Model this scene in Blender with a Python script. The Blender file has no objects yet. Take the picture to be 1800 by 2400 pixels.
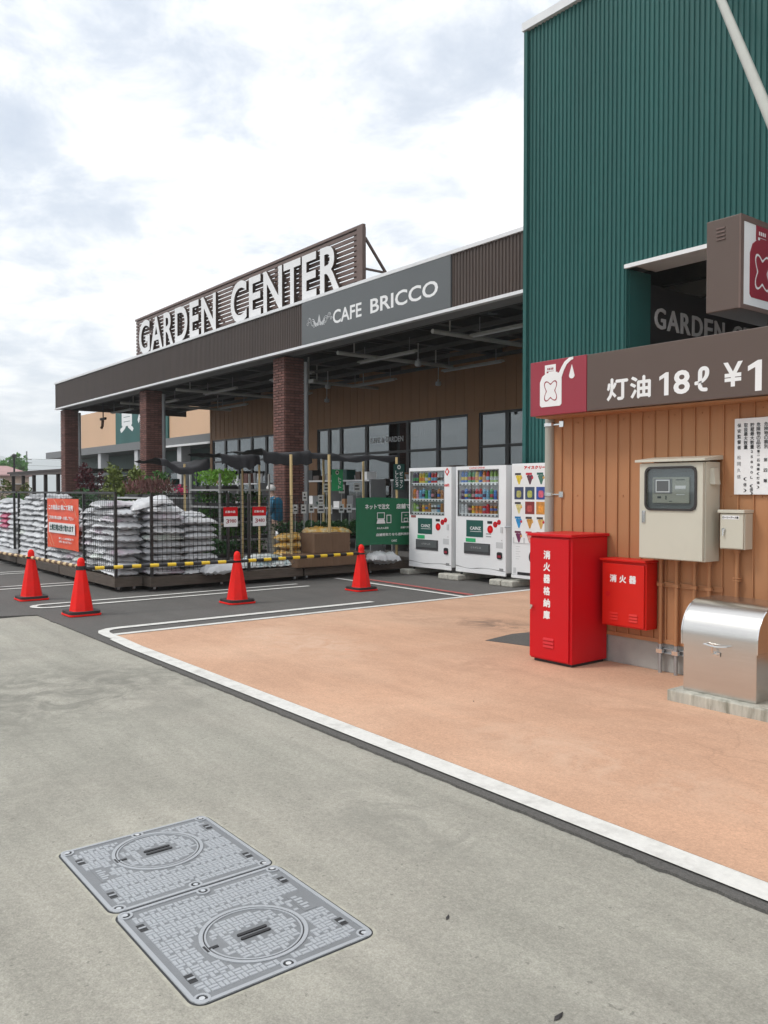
import bpy, math, random
from mathutils import Vector, Matrix, noise, Euler
random.seed(11)
SC = bpy.context.scene
COL = SC.collection
R = math.radians

# ------------------------------------------------------------------ camera
cam_data = bpy.data.cameras.new('camera')
cam_data.sensor_fit = 'HORIZONTAL'
cam_data.sensor_width = 36.0
cam_data.lens = 39.06
cam_data.clip_start = 0.05
cam_data.clip_end = 20000.0
cam = bpy.data.objects.new('camera', cam_data)
COL.objects.link(cam)
rt, up, fw = Vector((0.6161, 0.7877, 0.0)), Vector((-0.0201, 0.0157, 0.9997)), Vector((-0.7874, 0.6159, -0.0255))
m = Matrix((rt, up, -fw)).transposed().to_4x4()
m.translation = Vector((0, 0, 1.55))
cam.matrix_world = m
SC.camera = cam

# ------------------------------------------------------------------ sky, sun, exposure
SUN_EL, SUN_AZ = 52.0, -150.0          # azimuth measured clockwise from +Y
world = bpy.data.worlds.new('World')
SC.world = world
world.use_nodes = True
nt = world.node_tree
nt.nodes.clear()
def wn(t, **kw):
    n = nt.nodes.new(t)
    for a, b in kw.items(): setattr(n, a, b)
    return n
L = nt.links.new
def wmath(op, a, b=None, clamp=False):
    n = wn('ShaderNodeMath', operation=op, use_clamp=clamp)
    for i, v in enumerate((a, b)):
        if v is None: continue
        if isinstance(v, (int, float)): n.inputs[i].default_value = v
        else: L(v, n.inputs[i])
    return n.outputs[0]
tc = wn('ShaderNodeTexCoord')
sep = wn('ShaderNodeSeparateXYZ'); L(tc.outputs['Generated'], sep.inputs[0])
zc = wmath('ADD', wmath('MAXIMUM', sep.outputs[2], 0.0), 0.17)
comb = wn('ShaderNodeCombineXYZ')
L(wmath('DIVIDE', sep.outputs[0], zc), comb.inputs[0])
L(wmath('DIVIDE', sep.outputs[1], zc), comb.inputs[1])
def wnoise(scale, det, rough, dist, off):
    mp = wn('ShaderNodeMapping'); L(comb.outputs[0], mp.inputs[0]); mp.inputs['Location'].default_value = off
    n = wn('ShaderNodeTexNoise'); L(mp.outputs[0], n.inputs['Vector'])
    n.inputs['Scale'].default_value = scale; n.inputs['Detail'].default_value = det
    n.inputs['Roughness'].default_value = rough; n.inputs['Distortion'].default_value = dist
    return n.outputs[0]
def wramp(f, pts):
    n = wn('ShaderNodeValToRGB'); L(f, n.inputs[0]); e = n.color_ramp.elements
    while len(e) < len(pts): e.new(0.5)
    for i, (p, c) in enumerate(pts): e[i].position = p; e[i].color = (c[0], c[1], c[2], 1)
    return n.outputs[0]
big = wnoise(1.15, 3.0, 0.5, 0.25, (3.4, 8.8, 0))
fine = wnoise(3.8, 9.0, 0.64, 0.30, (1.0, 7.0, 0))
mixf = wmath('ADD', wmath('MULTIPLY', big, 0.56), wmath('MULTIPLY', fine, 0.44))
K = 10.0                                # the background strength below is 0.1
cloud = wramp(mixf, [(0.36, (.52, .58, .67)), (0.43, (.61, .66, .735)), (0.49, (.80, .825, .86)), (0.53, (.97, .975, .985)), (0.63, (1.13, 1.12, 1.11))])
cs = wn('ShaderNodeVectorMath', operation='SCALE'); L(cloud, cs.inputs[0]); cs.inputs['Scale'].default_value = K * 0.95
sky = wn('ShaderNodeTexSky', sky_type='NISHITA', sun_disc=False)
sky.sun_elevation = R(SUN_EL); sky.sun_rotation = R(SUN_AZ); sky.air_density = 1.0; sky.dust_density = 2.0; sky.ozone_density = 1.0
cover = wmath('MULTIPLY', wramp(mixf, [(0.34, (.72,) * 3), (0.5, (.97,) * 3)]), 1.0)
mx = wn('ShaderNodeMix', data_type='RGBA')
L(cover, mx.inputs['Factor']); L(sky.outputs[0], mx.inputs['A']); L(cs.outputs[0], mx.inputs['B'])
bg = wn('ShaderNodeBackground'); L(mx.outputs['Result'], bg.inputs[0]); bg.inputs[1].default_value = 0.1
wo = wn('ShaderNodeOutputWorld'); L(bg.outputs[0], wo.inputs[0])

sun_data = bpy.data.lights.new('sun', 'SUN')
sun_data.energy = 1.15; sun_data.angle = R(14); sun_data.color = (1.0, 0.96, 0.90)
sun = bpy.data.objects.new('sun', sun_data); COL.objects.link(sun)
sd = Vector((math.sin(R(SUN_AZ)) * math.cos(R(SUN_EL)), math.cos(R(SUN_AZ)) * math.cos(R(SUN_EL)), math.sin(R(SUN_EL))))
sun.rotation_euler = sd.to_track_quat('Z', 'Y').to_euler()
sun.location = (0, -20, 40)
vs = SC.view_settings
vs.view_transform = 'Standard'; vs.look = 'None'; vs.exposure = 0.55; vs.gamma = 1.0; vs.use_curve_mapping = False
SC.cycles.max_bounces = 8; SC.cycles.volume_bounces = 3; SC.cycles.transparent_max_bounces = 12
SC.cycles.use_denoising = True

# ------------------------------------------------------------------ materials
def nodes_of(name):
    mt = bpy.data.materials.new(name); mt.use_nodes = True
    t = mt.node_tree; b = t.nodes['Principled BSDF']
    return mt, t, b
def mat(name, col, rough=.6, metal=0., var=.10, vs=4., bump=0., bs=90., spec=.5, rnd=0., stretch=None, dirt=0., ds=1.3, dcol=None, det=6., coat=0., trans=0.):
    """procedural paint/stone/plastic: noise in colour, optional per-object shift, wear and relief"""
    mt, t, b = nodes_of(name)
    N = t.nodes.new; K2 = t.links.new
    tcn = N('ShaderNodeTexCoord'); src = tcn.outputs['Object']
    if stretch:
        mp = N('ShaderNodeMapping'); mp.inputs['Scale'].default_value = stretch; K2(src, mp.inputs[0]); src2 = mp.outputs[0]
    else: src2 = src
    n1 = N('ShaderNodeTexNoise'); K2(src2, n1.inputs['Vector']); n1.inputs['Scale'].default_value = vs; n1.inputs['Detail'].default_value = det; n1.inputs['Roughness'].default_value = .6
    mr = N('ShaderNodeMapRange'); K2(n1.outputs[0], mr.inputs[0]); mr.inputs[1].default_value = .3; mr.inputs[2].default_value = .7
    mr.inputs[3].default_value = 1 - var; mr.inputs[4].default_value = 1 + var
    val = mr.outputs[0]
    if rnd:
        oi = N('ShaderNodeObjectInfo'); m2 = N('ShaderNodeMapRange'); K2(oi.outputs['Random'], m2.inputs[0]); m2.inputs[3].default_value = 1 - rnd; m2.inputs[4].default_value = 1 + rnd
        mu = N('ShaderNodeMath'); mu.operation = 'MULTIPLY'; K2(val, mu.inputs[0]); K2(m2.outputs[0], mu.inputs[1]); val = mu.outputs[0]
    sc = N('ShaderNodeVectorMath'); sc.operation = 'SCALE'; sc.inputs[0].default_value = col; K2(val, sc.inputs['Scale'])
    out = sc.outputs[0]
    if dirt:
        n2 = N('ShaderNodeTexNoise'); K2(src2, n2.inputs['Vector']); n2.inputs['Scale'].default_value = ds; n2.inputs['Detail'].default_value = 9; n2.inputs['Roughness'].default_value = .68
        m3 = N('ShaderNodeMapRange'); K2(n2.outputs[0], m3.inputs[0]); m3.inputs[1].default_value = .48; m3.inputs[2].default_value = .72; m3.inputs[3].default_value = 0; m3.inputs[4].default_value = dirt
        mx = N('ShaderNodeMix'); mx.data_type = 'RGBA'; K2(m3.outputs[0], mx.inputs['Factor']); K2(out, mx.inputs['A'])
        d = dcol or tuple(c * .45 for c in col); mx.inputs['B'].default_value = (*d, 1); out = mx.outputs['Result']
    K2(out, b.inputs['Base Color'])
    b.inputs['Roughness'].default_value = rough; b.inputs['Metallic'].default_value = metal; b.inputs['Specular IOR Level'].default_value = spec
    b.inputs['Coat Weight'].default_value = coat
    b.inputs['Transmission Weight'].default_value = trans
    if bump:
        n4 = N('ShaderNodeTexNoise'); K2(src2, n4.inputs['Vector']); n4.inputs['Scale'].default_value = bs; n4.inputs['Detail'].default_value = 4
        bp = N('ShaderNodeBump'); bp.inputs['Strength'].default_value = bump; bp.inputs['Distance'].default_value = .01; K2(n4.outputs[0], bp.inputs['Height']); K2(bp.outputs[0], b.inputs['Normal'])
    return mt
def glass_mat(name, tint=(.9, .95, .95), refl=.12, through=.85):
    mt = bpy.data.materials.new(name); mt.use_nodes = True; t = mt.node_tree; t.nodes.clear(); N = t.nodes.new; K2 = t.links.new
    tr = N('ShaderNodeBsdfTransparent'); tr.inputs[0].default_value = (*[c * through for c in tint], 1)
    gl = N('ShaderNodeBsdfGlossy'); gl.inputs['Roughness'].default_value = .02; gl.inputs[0].default_value = (.9, .95, .97, 1)
    lw = N('ShaderNodeLayerWeight'); lw.inputs[0].default_value = .5
    pw = N('ShaderNodeMath'); pw.operation = 'POWER'; K2(lw.outputs['Facing'], pw.inputs[0]); pw.inputs[1].default_value = 4.
    ad = N('ShaderNodeMath'); ad.operation = 'MULTIPLY_ADD'; ad.use_clamp = True; K2(pw.outputs[0], ad.inputs[0]); ad.inputs[1].default_value = .8; ad.inputs[2].default_value = refl
    mx = N('ShaderNodeMixShader'); K2(ad.outputs[0], mx.inputs[0]); K2(tr.outputs[0], mx.inputs[1]); K2(gl.outputs[0], mx.inputs[2])
    o = N('ShaderNodeOutputMaterial'); K2(mx.outputs[0], o.inputs[0])
    return mt
def ground_mat(name, col, grain, blotch, streakdir=None, stain=None, bump=.25, rough=.85, speck=.0, tintcol=None, crack=0., spots=(), strk=None, grit=0.):
    """large paved surface: fine aggregate, broad blotches, drawn-out wear and a few stains"""
    mt, t, b = nodes_of(name); N = t.nodes.new; K2 = t.links.new
    g = N('ShaderNodeNewGeometry'); pos = g.outputs['Position']
    def nz(scale, det, ro, vec=pos, dist=0.):
        n = N('ShaderNodeTexNoise'); K2(vec, n.inputs['Vector']); n.inputs['Scale'].default_value = scale; n.inputs['Detail'].default_value = det; n.inputs['Roughness'].default_value = ro; n.inputs['Distortion'].default_value = dist
        return n.outputs[0]
    def rng(v, a, bb, c, d):
        n = N('ShaderNodeMapRange'); K2(v, n.inputs[0]); n.inputs[1].default_value = a; n.inputs[2].default_value = bb; n.inputs[3].default_value = c; n.inputs[4].default_value = d; return n.outputs[0]
    def mul(a, bb):
        n = N('ShaderNodeMath'); n.operation = 'MULTIPLY'; K2(a, n.inputs[0]); K2(bb, n.inputs[1]); return n.outputs[0]
    v = rng(nz(130., 3, .75), .3, .7, 1 - grain * 1.15, 1 + grain * 1.15)
    v = mul(v, rng(nz(48., 4, .75), .32, .68, 1 - grain * .8, 1 + grain * .8))
    v = mul(v, rng(nz(.9, 6, .62, dist=.4), .3, .7, 1 - blotch, 1 + blotch)); v = mul(v, rng(nz(9., 6, .68, dist=.3), .3, .7, 1 - blotch * .55, 1 + blotch * .55))
    mp = N('ShaderNodeMapping'); K2(pos, mp.inputs[0]); mp.inputs['Rotation'].default_value = (0, 0, R(streakdir or 0)); mp.inputs['Scale'].default_value = (.30, 2.6, 1)
    sk = strk or blotch * .8; v = mul(v, rng(nz(1.3, 9, .66, mp.outputs[0], .25), .32, .68, 1 - sk, 1 + sk))
    sc = N('ShaderNodeVectorMath'); sc.operation = 'SCALE'; sc.inputs[0].default_value = col; K2(v, sc.inputs['Scale']); out = sc.outputs[0]
    if tintcol:
        mx = N('ShaderNodeMix'); mx.data_type = 'RGBA'; K2(rng(nz(.55, 5, .6, dist=.8), .45, .7, 0, .75), mx.inputs['Factor']); K2(out, mx.inputs['A'])
        s2 = N('ShaderNodeVectorMath'); s2.operation = 'SCALE'; s2.inputs[0].default_value = tintcol; K2(v, s2.inputs['Scale']); K2(s2.outputs[0], mx.inputs['B']); out = mx.outputs['Result']
    if stain:
        mx = N('ShaderNodeMix'); mx.data_type = 'RGBA'; K2(rng(nz(2.3, 8, .7, dist=.6), .60, .78, 0, stain), mx.inputs['Factor']); K2(out, mx.inputs['A']); mx.inputs['B'].default_value = (*[c * .55 for c in col], 1); out = mx.outputs['Result']
    if crack:
        vo = N('ShaderNodeTexVoronoi'); vo.feature = 'DISTANCE_TO_EDGE'; vo.inputs['Scale'].default_value = .33
        ad = N('ShaderNodeVectorMath'); ad.operation = 'ADD'; K2(pos, ad.inputs[0]); dn = N('ShaderNodeTexNoise'); K2(pos, dn.inputs['Vector']); dn.inputs['Scale'].default_value = 1.2; dn.inputs['Detail'].default_value = 7
        K2(dn.outputs[1], ad.inputs[1]); K2(ad.outputs[0], vo.inputs['Vector'])
        mx = N('ShaderNodeMix'); mx.data_type = 'RGBA'; K2(mul(rng(vo.outputs['Distance'], .0, .0045, crack, 0), rng(nz(.5, 3, .5), .46, .56, 0, 1)), mx.inputs['Factor']); K2(out, mx.inputs['A']); mx.inputs['B'].default_value = (*[c * .35 for c in col], 1); out = mx.outputs['Result']
    for (sx, sy, rx, ry, sc_, k) in spots:      # stains that belong to the paving: centre, radii, colour, strength
        m4 = N('ShaderNodeMapping'); K2(pos, m4.inputs[0]); m4.inputs['Location'].default_value = (-sx / rx, -sy / ry, 0); m4.inputs['Scale'].default_value = (1 / rx, 1 / ry, 0)
        ln = N('ShaderNodeVectorMath'); ln.operation = 'LENGTH'; K2(m4.outputs[0], ln.inputs[0])
        mx = N('ShaderNodeMix'); mx.data_type = 'RGBA'; K2(mul(rng(ln.outputs['Value'], .35, 1.1, k, 0), rng(nz(3.1, 8, .68, dist=1.2), .42, .60, 0, 1)), mx.inputs['Factor']); K2(out, mx.inputs['A']); mx.inputs['B'].default_value = (*sc_, 1); out = mx.outputs['Result']
    if grit:
        mx = N('ShaderNodeMix'); mx.data_type = 'RGBA'; K2(rng(nz(34., 2, .5), .70, .74, 0, grit), mx.inputs['Factor']); K2(out, mx.inputs['A']); mx.inputs['B'].default_value = (*[c * .42 for c in col], 1); out = mx.outputs['Result']
    if speck:
        mx = N('ShaderNodeMix'); mx.data_type = 'RGBA'; K2(rng(nz(420., 1, .5), .66, .72, 0, speck), mx.inputs['Factor']); K2(out, mx.inputs['A']); mx.inputs['B'].default_value = (.42, .42, .40, 1); out = mx.outputs['Result']
    K2(out, b.inputs['Base Color']); b.inputs['Roughness'].default_value = rough; b.inputs['Specular IOR Level'].default_value = .35
    bp = N('ShaderNodeBump'); bp.inputs['Strength'].default_value = bump; bp.inputs['Distance'].default_value = .006; K2(nz(180., 4, .7), bp.inputs['Height']); K2(bp.outputs[0], b.inputs['Normal'])
    return mt
M = {}
M['concrete'] = ground_mat('concrete paving', (.322, .312, .268), .18, .075, streakdir=90, stain=.22, strk=.15, grit=.55, bump=.35, tintcol=(.365, .345, .298), speck=.3, spots=[(-6.6, 1.6, 1.3, 2.6, (.175, .172, .148), .75), (-4.4, -.4, .8, 2.2, (.185, .18, .155), .6), (-1.6, 1.2, .5, .9, (.21, .205, .18), .5), (-8.6, 0.4, .7, 2.6, (.18, .178, .155), .6), (-3.0, 2.5, .9, .35, (.20, .195, .17), .5)])
M['asphalt'] = ground_mat('asphalt', (.108, .104, .098), .24, .08, streakdir=0, stain=.25, bump=.5, speck=.35)
M['pink'] = ground_mat('salmon paving paint', (.545, .334, .223), .13, .08, streakdir=-40, stain=.4, bump=.3, tintcol=(.625, .412, .288), crack=.2, grit=.4, spots=[(-6.75, 6.95, .75, .4, (.20, .135, .10), .8), (-6.1, 7.15, .35, .2, (.62, .55, .47), .8), (-7.6, 6.6, 1.1, .35, (.36, .22, .15), .5), (-5.3, 5.2, .5, .5, (.42, .25, .165), .5), (-3.6, 4.9, .9, .5, (.46, .28, .185), .5), (-7.2, 4.6, 1.2, .6, (.66, .47, .35), .6), (-3.0, 3.9, 1.4, .4, (.64, .45, .33), .5)])
M['earth'] = ground_mat('far ground', (.13, .13, .115), .12, .15, bump=.1)
M['line'] = mat('road paint', (.70, .695, .66), .7, var=.07, vs=30, dirt=.75, ds=6, dcol=(.44, .43, .40), bump=.3, bs=220)
M['redline'] = mat('red road paint', (.42, .10, .09), .8, var=.2, vs=20, dirt=.9, ds=7, dcol=(.10, .095, .092))
M['white'] = mat('white paint', (.80, .80, .80), .45, var=.03)
M['whiteg'] = mat('white enamel', (.82, .83, .84), .25, var=.02, vs=2, coat=.3)
M['trim'] = mat('pale metal trim', (.74, .75, .76), .4, var=.05)
M['pipegrey'] = mat('weathered beige grey pipe', (.36, .36, .32), .45, var=.08, vs=2)
M['lgrey'] = mat('light grey', (.55, .56, .57), .5, var=.06)
M['mgrey'] = mat('mid grey', (.25, .255, .26), .5, var=.08)
M['dgrey'] = mat('dark grey', (.055, .056, .06), .55, var=.1)
M['black'] = mat('black', (.018, .018, .02), .5, var=.1)
M['blackmetal'] = mat('black metal', (.022, .021, .022), .4, var=.15)
M['green_clad'] = mat('green cladding', (.022, .101, .094), .5, spec=.25, var=.10, vs=.7, stretch=(1, 1, .12), dirt=.45, ds=1.6, dcol=(.030, .140, .128))
M['fascia'] = mat('brown cladding', (.062, .041, .032), .5, var=.10, vs=.9, stretch=(3, 1, .3), dirt=.3, ds=2)
M['brown'] = mat('brown board', (.098, .066, .053), .42, var=.04, vs=1.5)
M['brownslat'] = mat('brown slat', (.14, .092, .078), .5, var=.12)
M['cafe'] = mat('slate grey panel', (.098, .108, .112), .4, var=.03, vs=.8)
M['signred'] = mat('sign red', (.29, .024, .043), .38, var=.03)
M['tan'] = mat('tan siding', (.42, .205, .098), .55, spec=.3, var=.07, vs=1.2, stretch=(3, 3, .4), rnd=.035, dirt=.25, ds=1.6, dcol=(.36, .15, .06))
M['tanwall'] = mat('ochre wall', (.36, .185, .085), .6, var=.07, vs=1)
M['tanfar'] = mat('pale tan wall', (.66, .43, .27), .6, var=.05, vs=.3)
M['brick'] = mat('red brown brick', (.165, .073, .058), .75, var=.22, vs=14, rnd=.28, bump=.3, bs=60)
M['mortar'] = mat('mortar', (.045, .034, .03), .9, var=.2, vs=20)
M['concwall'] = mat('grey concrete', (.36, .36, .34), .85, var=.14, vs=3, dirt=.45, ds=2.5, dcol=(.24, .24, .22), bump=.25)
M['plinth'] = mat('weathered concrete', (.46, .45, .39), .9, var=.18, vs=9, stretch=(3.2, 3.2, .5), dirt=.85, ds=4, dcol=(.13, .13, .09), bump=.5, bs=60)
M['blockc'] = mat('concrete block', (.50, .49, .43), .9, var=.15, vs=12, dirt=.5, ds=8, bump=.4)
M['red'] = mat('red enamel', (.56, .004, .010), .38, var=.04, vs=1.5, spec=.3)
M['red2'] = mat('orange red enamel', (.60, .012, .006), .38, var=.05, vs=2, spec=.3)
M['conered'] = mat('cone plastic', (.88, .016, .012), .55, spec=.2, var=.05, vs=5, dirt=.25, ds=7, dcol=(.5, .03, .025))
M['rubber'] = mat('black rubber', (.028, .026, .026), .7, var=.2, dirt=.3, ds=12, dcol=(.09, .07, .065))
M['yellow'] = mat('yellow plastic', (.85, .58, .03), .45, var=.08, dirt=.25, ds=15)
M['yellowfade'] = mat('faded yellow tape', (.66, .50, .27), .6, var=.15, vs=14, dirt=.7, ds=22, dcol=(.24, .13, .07))
M['rust'] = mat('rusty tape', (.13, .075, .045), .7, var=.3, vs=18)
M['beige'] = mat('beige enamel', (.555, .54, .455), .36, var=.025, vs=2, dirt=.12, ds=3)
M['beigepipe'] = mat('beige pipe', (.50, .47, .38), .4, var=.05)
M['steelpipe'] = mat('galvanised steel', (.42, .45, .47), .4, metal=.7, var=.1)
M['stainless'] = mat('brushed stainless steel', (.66, .645, .62), .27, metal=1., var=.035, vs=3, stretch=(1, 1, 30), det=3)
M['chrome'] = mat('chrome', (.75, .75, .74), .15, metal=1., var=.02)
M['iron'] = mat('galvanised iron cover', (.235, .245, .256), .5, metal=.35, var=.09, vs=2.5, dirt=.4, ds=3.5, dcol=(.22, .225, .23), bump=.25, bs=150)  # darker than the relief: shade in the grooves is put into this colour
M['ironrelief'] = mat('worn iron relief', (.445, .465, .488), .42, metal=.35, var=.08, vs=4, dirt=.3, ds=4, dcol=(.28, .285, .29), bump=.2, bs=150)
M['bag'] = mat('white plastic sack', (.58, .59, .605), .33, var=.16, vs=6, rnd=.16, dirt=.28, ds=3.4, dcol=(.45, .47, .50), bump=.35, bs=16)
M['bagprint'] = mat('printed sack', (.60, .60, .62), .35, var=.2, vs=7, rnd=.1, dirt=.8, ds=3.2, dcol=(.30, .12, .24), bump=.35, bs=16)
M['baggreen'] = mat('green printed sack', (.64, .66, .64), .35, var=.2, vs=7, rnd=.1, dirt=.7, ds=3.0, dcol=(.22, .42, .26), bump=.35, bs=16)
M['bagred'] = mat('magenta sack', (.45, .04, .13), .35, var=.3, vs=6, dirt=.5, ds=4, dcol=(.7, .45, .5))
M['bagyellow'] = mat('yellow printed sack', (.66, .37, .06), .35, var=.35, vs=12, dirt=1., ds=7.5, dcol=(.70, .78, .62))
M['bagblue'] = mat('blue white sack', (.66, .70, .70), .3, var=.3, vs=12, dirt=1., ds=7, dcol=(.06, .26, .32))
M['deck'] = mat('dark brown timber', (.085, .066, .052), .75, var=.25, vs=6, stretch=(1, 1, 6), rnd=.15, bump=.3)
M['cardboard'] = mat('brown cardboard', (.165, .098, .058), .8, var=.12, vs=5, stretch=(1, 6, 1))
M['orange'] = mat('orange vinyl', (.80, .085, .025), .4, var=.05, vs=2)
M['greenvinyl'] = mat('green vinyl', (.008, .14, .062), .45, var=.10, vs=3, bump=.3, bs=5)
M['dgreen'] = mat('dark green print', (.008, .055, .045), .5, var=.05)
M['cainz'] = mat('logo green', (.02, .095, .08), .4, var=.04)
M['bgreen'] = mat('bright green print', (.03, .42, .16), .4, var=.05)
M['bamboo'] = mat('bamboo', (.62, .47, .23), .45, var=.16, vs=3, stretch=(1, 1, .3), rnd=.1)
M['shade'] = mat('black shade net', (.011, .011, .014), .8, var=.25, vs=4, bump=.5, bs=14)
M['rack'] = mat('zinc rack', (.50, .51, .51), .5, metal=.25, var=.1)
M['traygrey'] = mat('black tray', (.03, .03, .03), .6)
def leafmat(n, c, r=.3): return mat(n, c, .5, var=.3, vs=7, rnd=r, spec=.3)
M['leaf1'] = leafmat('leaf green', (.065, .18, .03)); M['leaf2'] = leafmat('leaf dark', (.034, .105, .030)); M['leaf3'] = leafmat('leaf bright', (.16, .34, .04))
M['leaf4'] = leafmat('leaf olive', (.13, .165, .04)); M['maple'] = leafmat('maple leaf', (.085, .016, .022)); M['purple'] = leafmat('purple grass', (.20, .095, .085)); M['flower'] = leafmat('pink flower', (.62, .05, .16)); M['flowerw'] = leafmat('white flower', (.75, .74, .68))
M['bark'] = mat('bark', (.09, .065, .045), .9, var=.3, vs=12, bump=.5)
M['win'] = glass_mat('window glass', (.45, .50, .51), .18, .5)
M['clear'] = glass_mat('display glass', (.96, .98, .98), .06, .96)
M['smoke'] = glass_mat('tinted glass', (.85, .88, .88), .07, .92)
M['wframe'] = mat('black aluminium', (.015, .015, .016), .35)
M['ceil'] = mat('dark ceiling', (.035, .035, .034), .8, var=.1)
M['beam'] = mat('dark steel beam', (.085, .086, .080), .6, var=.15)
M['fixture'] = mat('grey fixture', (.50, .50, .47), .5, var=.05)
M['skin'] = mat('skin', (.52, .33, .25), .5); M['hair'] = mat('grey white hair', (.58, .57, .55), .8, var=.2, vs=40)
M['jacket'] = mat('blue jacket', (.015, .15, .27), .65, var=.2, vs=9, bump=.3, bs=14); M['trousers'] = mat('khaki trousers', (.30, .27, .205), .85, var=.12, vs=8)
M['denim'] = mat('dark bag', (.02, .022, .035), .7)
M['roofgrey'] = mat('grey roof', (.16, .165, .17), .5, var=.05); M['roofdk'] = mat('dark brown roof', (.04, .03, .027), .7, var=.1)
M['pinkroof'] = mat('dusty pink tile', (.40, .25, .24), .8, var=.1, vs=1, stretch=(1, 1, 4)); M['housewall'] = mat('house wall', (.55, .42, .34), .8)
M['haze'] = bpy.data.materials.new('thin haze'); M['haze'].use_nodes = True; ht = M['haze'].node_tree; ht.nodes.clear(); hv = ht.nodes.new('ShaderNodeVolumePrincipled'); hv.inputs['Color'].default_value = (.93, .97, 1.0, 1); hv.inputs['Density'].default_value = 6e-4; hv.inputs['Anisotropy'].default_value = .2; ho = ht.nodes.new('ShaderNodeOutputMaterial'); ht.links.new(hv.outputs[0], ho.inputs['Volume'])
M['mountain'] = mat('forest slope', (.055, .085, .06), 1., var=.25, vs=.01)
M['grout'] = mat('pale mortar', (.40, .385, .32), .9, var=.2, vs=30, dirt=.8, ds=14, dcol=(.25, .245, .205))
# ------------------------------------------------------------------ mesh helpers
def top_of(o):
    while o.parent: o = o.parent
    return o
class MB:
    def __init__(s): s.v = []; s.f = []; s.m = []
    def add(s, vs, fs, mi=0):
        n = len(s.v); s.v += [tuple(p) for p in vs]; s.f += [tuple(i + n for i in q) for q in fs]; s.m += [mi] * len(fs); return s
    def box(s, x0, x1, y0, y1, z0, z1, mi=0):
        return s.add([(x0, y0, z0), (x1, y0, z0), (x1, y1, z0), (x0, y1, z0), (x0, y0, z1), (x1, y0, z1), (x1, y1, z1), (x0, y1, z1)],
                     [(0, 3, 2, 1), (4, 5, 6, 7), (0, 1, 5, 4), (1, 2, 6, 5), (2, 3, 7, 6), (3, 0, 4, 7)], mi)
    def beam(s, p, q, w, h=None, mi=0):
        """square bar between two points"""
        p, q = Vector(p), Vector(q); d = (q - p).normalized(); h = h or w
        a = d.cross(Vector((0, 0, 1)));  a = a.normalized() if a.length > 1e-3 else Vector((1, 0, 0)); b = a.cross(d).normalized()
        c = [a * (w / 2) + b * (h / 2), -a * (w / 2) + b * (h / 2), -a * (w / 2) - b * (h / 2), a * (w / 2) - b * (h / 2)]
        return s.add([p + k for k in c] + [q + k for k in c], [(0, 1, 2, 3), (7, 6, 5, 4)] + [(i, i + 4, (i + 1) % 4 + 4, (i + 1) % 4) for i in range(4)], mi)
    def tube(s, pts, r, n=10, mi=0, caps=True):
        pts = [Vector(p) for p in pts]; rs = r if isinstance(r, (list, tuple)) else [r] * len(pts); rings = []; prev = None
        for i, p in enumerate(pts):
            d = (pts[min(i + 1, len(pts) - 1)] - pts[max(i - 1, 0)]).normalized()
            if prev is None:
                a = d.cross(Vector((0, 0, 1))); a = a if a.length > 1e-2 else d.cross(Vector((0, 1, 0)))
            else: a = prev - d * prev.dot(d)
            a.normalize(); prev = a; b = d.cross(a)
            rings.append([p + (a * math.cos(t) + b * math.sin(t)) * rs[i] for t in (2 * math.pi * k / n for k in range(n))])
        vs = [q for ring in rings for q in ring]; fs = []
        for i in range(len(pts) - 1):
            for k in range(n):
                fs.append((i * n + k, i * n + (k + 1) % n, (i + 1) * n + (k + 1) % n, (i + 1) * n + k))
        if caps: fs += [tuple(range(n))[::-1], tuple(range((len(pts) - 1) * n, len(pts) * n))]
        return s.add(vs, fs, mi)
    def lathe(s, prof, c=(0, 0, 0), n=16, mi=0, sq=None):
        vs = []; fs = []
        for r, z in prof:
            for k in range(n):
                t = 2 * math.pi * k / n; vs.append((c[0] + r * math.cos(t), c[1] + r * math.sin(t), c[2] + z))
        for i in range(len(prof) - 1):
            for k in range(n): fs.append((i * n + k, i * n + (k + 1) % n, (i + 1) * n + (k + 1) % n, (i + 1) * n + k))
        fs += [tuple(range(n))[::-1], tuple(range((len(prof) - 1) * n, len(prof) * n))]
        return s.add(vs, fs, mi)
    def prism(s, poly, o, u, v, d, mi=0):
        """2-D polygon placed at o along u, v and pushed out by the vector d"""
        o, u, v, d = Vector(o), Vector(u), Vector(v), Vector(d); n = len(poly)
        a = [o + u * p[0] + v * p[1] for p in poly]
        fl = u.cross(v).dot(d) < 0
        fs = [tuple(range(n))[::-1], tuple(range(n, 2 * n))] + [(i, (i + 1) % n, (i + 1) % n + n, i + n) for i in range(n)]
        area = sum(poly[i][0] * poly[(i + 1) % n][1] - poly[(i + 1) % n][0] * poly[i][1] for i in range(n))
        if fl != (area < 0): fs = [q[::-1] for q in fs]
        return s.add(a + [p + d for p in a], fs, mi)
    def grid(s, fn, nu, nv, mi=0, flip=False):
        vs = [fn(i / nu, j / nv) for j in range(nv + 1) for i in range(nu + 1)]
        fs = [(j * (nu + 1) + i, j * (nu + 1) + i + 1, (j + 1) * (nu + 1) + i + 1, (j + 1) * (nu + 1) + i) for j in range(nv) for i in range(nu)]
        return s.add(vs, [q[::-1] for q in fs] if flip else fs, mi)
    def sheet(s, fn, nu, nv, th, mi=0):
        """a bent sheet with real thickness th (downwards along z)"""
        s.grid(fn, nu, nv, mi); s.grid(lambda a, b: Vector(fn(a, b)) - Vector((0, 0, th)), nu, nv, mi, True); return s
    def ring(s, c, r0, r1, z0, z1, n=40, mi=0):
        return s.lathe([(r0, z0), (r1, z0), (r1, z1), (r0, z1), (r0, z0)], c, n, mi) if 0 else s._ring(c, r0, r1, z0, z1, n, mi)
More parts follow.
